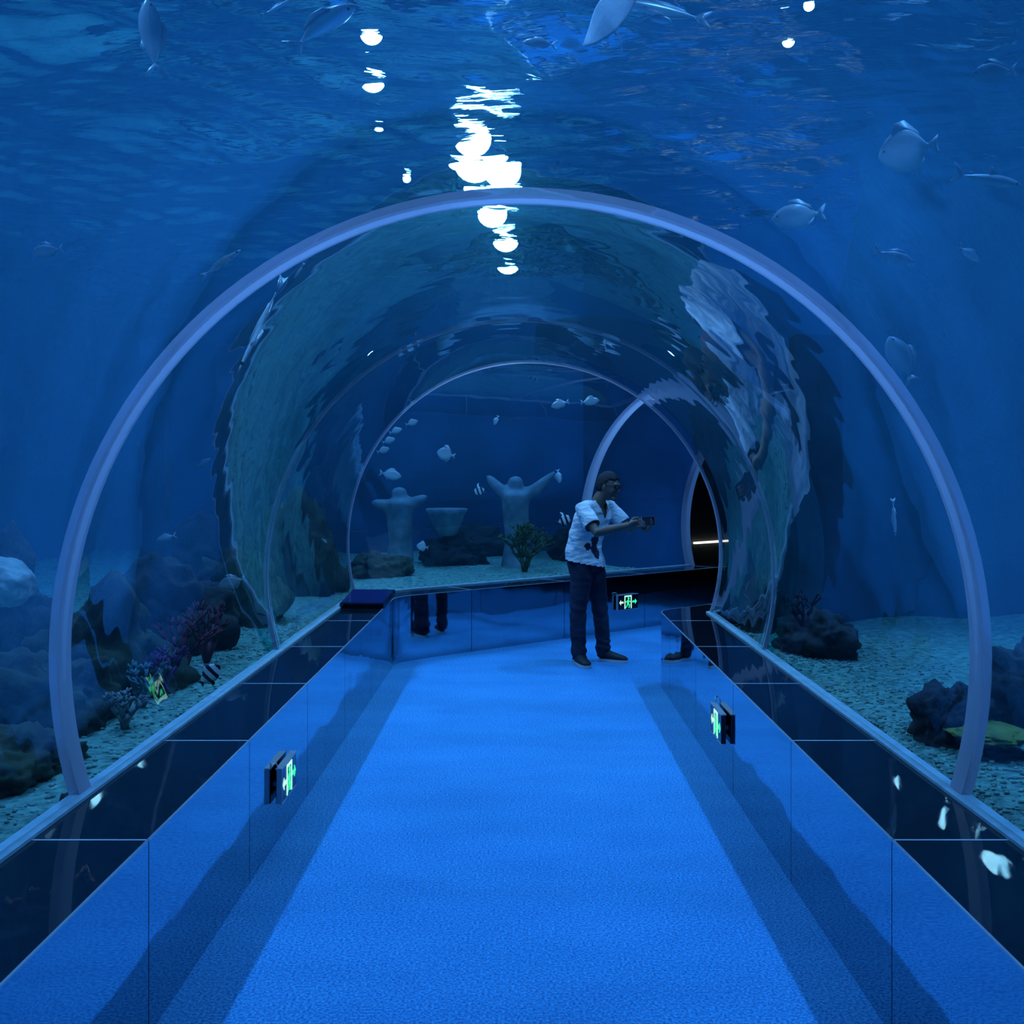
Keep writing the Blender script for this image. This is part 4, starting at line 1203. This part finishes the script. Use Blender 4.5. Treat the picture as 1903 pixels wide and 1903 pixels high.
for v in b2.verts:
    p = v.co
    rel = p - Vector((0.034, -0.010, 0))
    fr = rel.dot(f0); la = rel.dot(w0)
    if p.z > 1.418: kill.append(v)                                        # neck opening
    elif fr > 0.0 and p.z > 1.265 and abs(la) < (p.z - 1.265) * 0.50: kill.append(v)   # v-neck
    elif p.z < 0.862 - 0.20 * (p.x + 0.07): kill.append(v)                                       # hem, riding up at the back
    elif (p - RS.lerp(RE, 0.715)).dot((RE - RS).normalized()) > 0 and (p - RE).length < 0.16 and p.y < -0.2: kill.append(v)
    elif (p - LS.lerp(LE, 0.745)).dot((LE - LS).normalized()) > 0 and (p - LE).length < 0.16 and p.x > 0.2: kill.append(v)
bmesh.ops.delete(b2, geom=kill, context='VERTS')
# creases: the cloth pulls from the armpits to the hem
for v in b2.verts:
    p = v.co
    n = v.normal.copy()
    k = 0.006 * math.sin(38 * (p.z + 0.45 * p.x - 0.3 * p.y) + 4 * noise.noise(p * 6)) * (0.4 + 0.6 * abs(noise.noise(p * 4 + Vector((3, 1, 2)))))
    v.co = p + n * k
bmesh.ops.recalc_face_normals(b2, faces=b2.faces)
b2.to_mesh(sm); b2.free()
sm.polygons.foreach_set('use_smooth', [True] * len(sm.polygons))
tshirt = link('tshirt', sm, M['shirt'], person)

# jeans
bm = bmesh.new()
add_loft(bm, [(-0.072, 0.012, 0.79), (-0.078, 0.013, 0.86), (-0.082, 0.014, 0.95)], [(0.118, 0.162), (0.128, 0.182), (0.118, 0.168)], up=tuple(f0), n=24)
add_loft(bm, LEG_R[:4] + [(-0.132, -0.092, 0.10), (-0.128, -0.095, 0.045)], [0.106, 0.100, 0.074, 0.070, 0.066, 0.068], up=(0, 1, 0), n=18)
add_loft(bm, LEG_L[:4] + [(0.090, 0.070, 0.10), (0.094, 0.068, 0.045)], [0.104, 0.098, 0.072, 0.067, 0.064, 0.066], up=(0, 1, 0), n=18)
jm = remesh(bm, 'jeans', 0.010, 5)
b2 = bmesh.new(); b2.from_mesh(jm); b2.normal_update()
for v in b2.verts:
    p = v.co
    amp = 0.007 * (1.0 if p.z < 0.2 else (0.55 if 0.38 < p.z < 0.58 else 0.2))
    v.co = p + v.normal * amp * math.sin(70 * p.z + 9 * p.x + 5 * noise.noise(p * 7))
b2.to_mesh(jm); b2.free()
link('jeans', jm, M['jeans'], person)

# shoes
def shoe(heel, toe):
    heel, toe = Vector(heel), Vector(toe)
    d = (toe - heel); L_ = d.length; d.normalize()
    bm = bmesh.new()
    st_ = [(0.0, 0.030, 0.022, 0.035), (0.03, 0.038, 0.042, 0.052), (0.22, 0.042, 0.050, 0.060), (0.45, 0.046, 0.040, 0.048), (0.70, 0.049, 0.030, 0.040), (0.90, 0.042, 0.022, 0.034), (1.0, 0.020, 0.012, 0.026)]
    add_loft(bm, [heel + d * (L_ * t) + Vector((0, 0, z)) for t, w_, h_, z in st_], [(h_, w_) for t, w_, h_, z in st_], n=16)
    o = link('shoe', bm_mesh(bm, 'shoe', True), M['shoe'], person)
    bm = bmesh.new()
    lat = Vector((-d.y, d.x, 0))
    out = []
    for t, w_ in [(-0.01, 0.020), (0.06, 0.040), (0.3, 0.043), (0.6, 0.050), (0.8, 0.050), (0.95, 0.036), (1.02, 0.012)]:
        out.append((t, w_))
    loop = [heel + d * (L_ * t) + lat * w_ for t, w_ in out] + [heel + d * (L_ * t) - lat * w_ for t, w_ in reversed(out)]
    lo = [bm.verts.new((p.x, p.y, 0.001)) for p in loop]; hi = [bm.verts.new((p.x, p.y, 0.024)) for p in loop]
    bm.faces.new(lo[::-1]); bm.faces.new(hi)
    for k in range(len(lo)):
        bm.faces.new((lo[k], lo[(k + 1) % len(lo)], hi[(k + 1) % len(lo)], hi[k]))
    link('sole', bm_mesh(bm, 'sole'), M['sole'], o)
shoe((-0.150, -0.055, 0), (-0.070, -0.315, 0))
shoe((0.060, 0.090, 0), (0.292, -0.035, 0))

# the phone he holds
phone = empty('phone', MAN + PHC)
tag(phone, 'dark phone with silver rim held up by the man', 'phone')
phone.rotation_mode = 'QUATERNION'
phone.rotation_quaternion = Matrix((PHL, -PHN, PHU)).transposed().to_quaternion()
bm = bmesh.new(); add_box(bm, (0, 0, 0), (0.150, 0.006, 0.076), None, 0.002); link('case', bm_mesh(bm, 'case'), M['phone'], phone)
bm = bmesh.new()
for c, s_ in (((0, 0, 0.0385), (0.150, 0.0085, 0.002)), ((0, 0, -0.0385), (0.150, 0.0085, 0.002)), ((0.0755, 0, 0), (0.002, 0.0085, 0.079)), ((-0.0755, 0, 0), (0.002, 0.0085, 0.079))):
    add_box(bm, c, s_)
link('rim', bm_mesh(bm, 'rim'), M['phonerim'], phone)
bm = bmesh.new(); add_loft(bm, [(0.055, -0.003, 0.022), (0.055, -0.005, 0.022)], [0.008, 0.008], up=(0, 0, 1), n=14); link('camera_lens', bm_mesh(bm, 'camera_lens'), M['eye'], phone)
bm = bmesh.new(); add_box(bm, (0, 0.0035, 0), (0.140, 0.001, 0.070)); link('screen', bm_mesh(bm, 'screen'), M['screen'], phone)
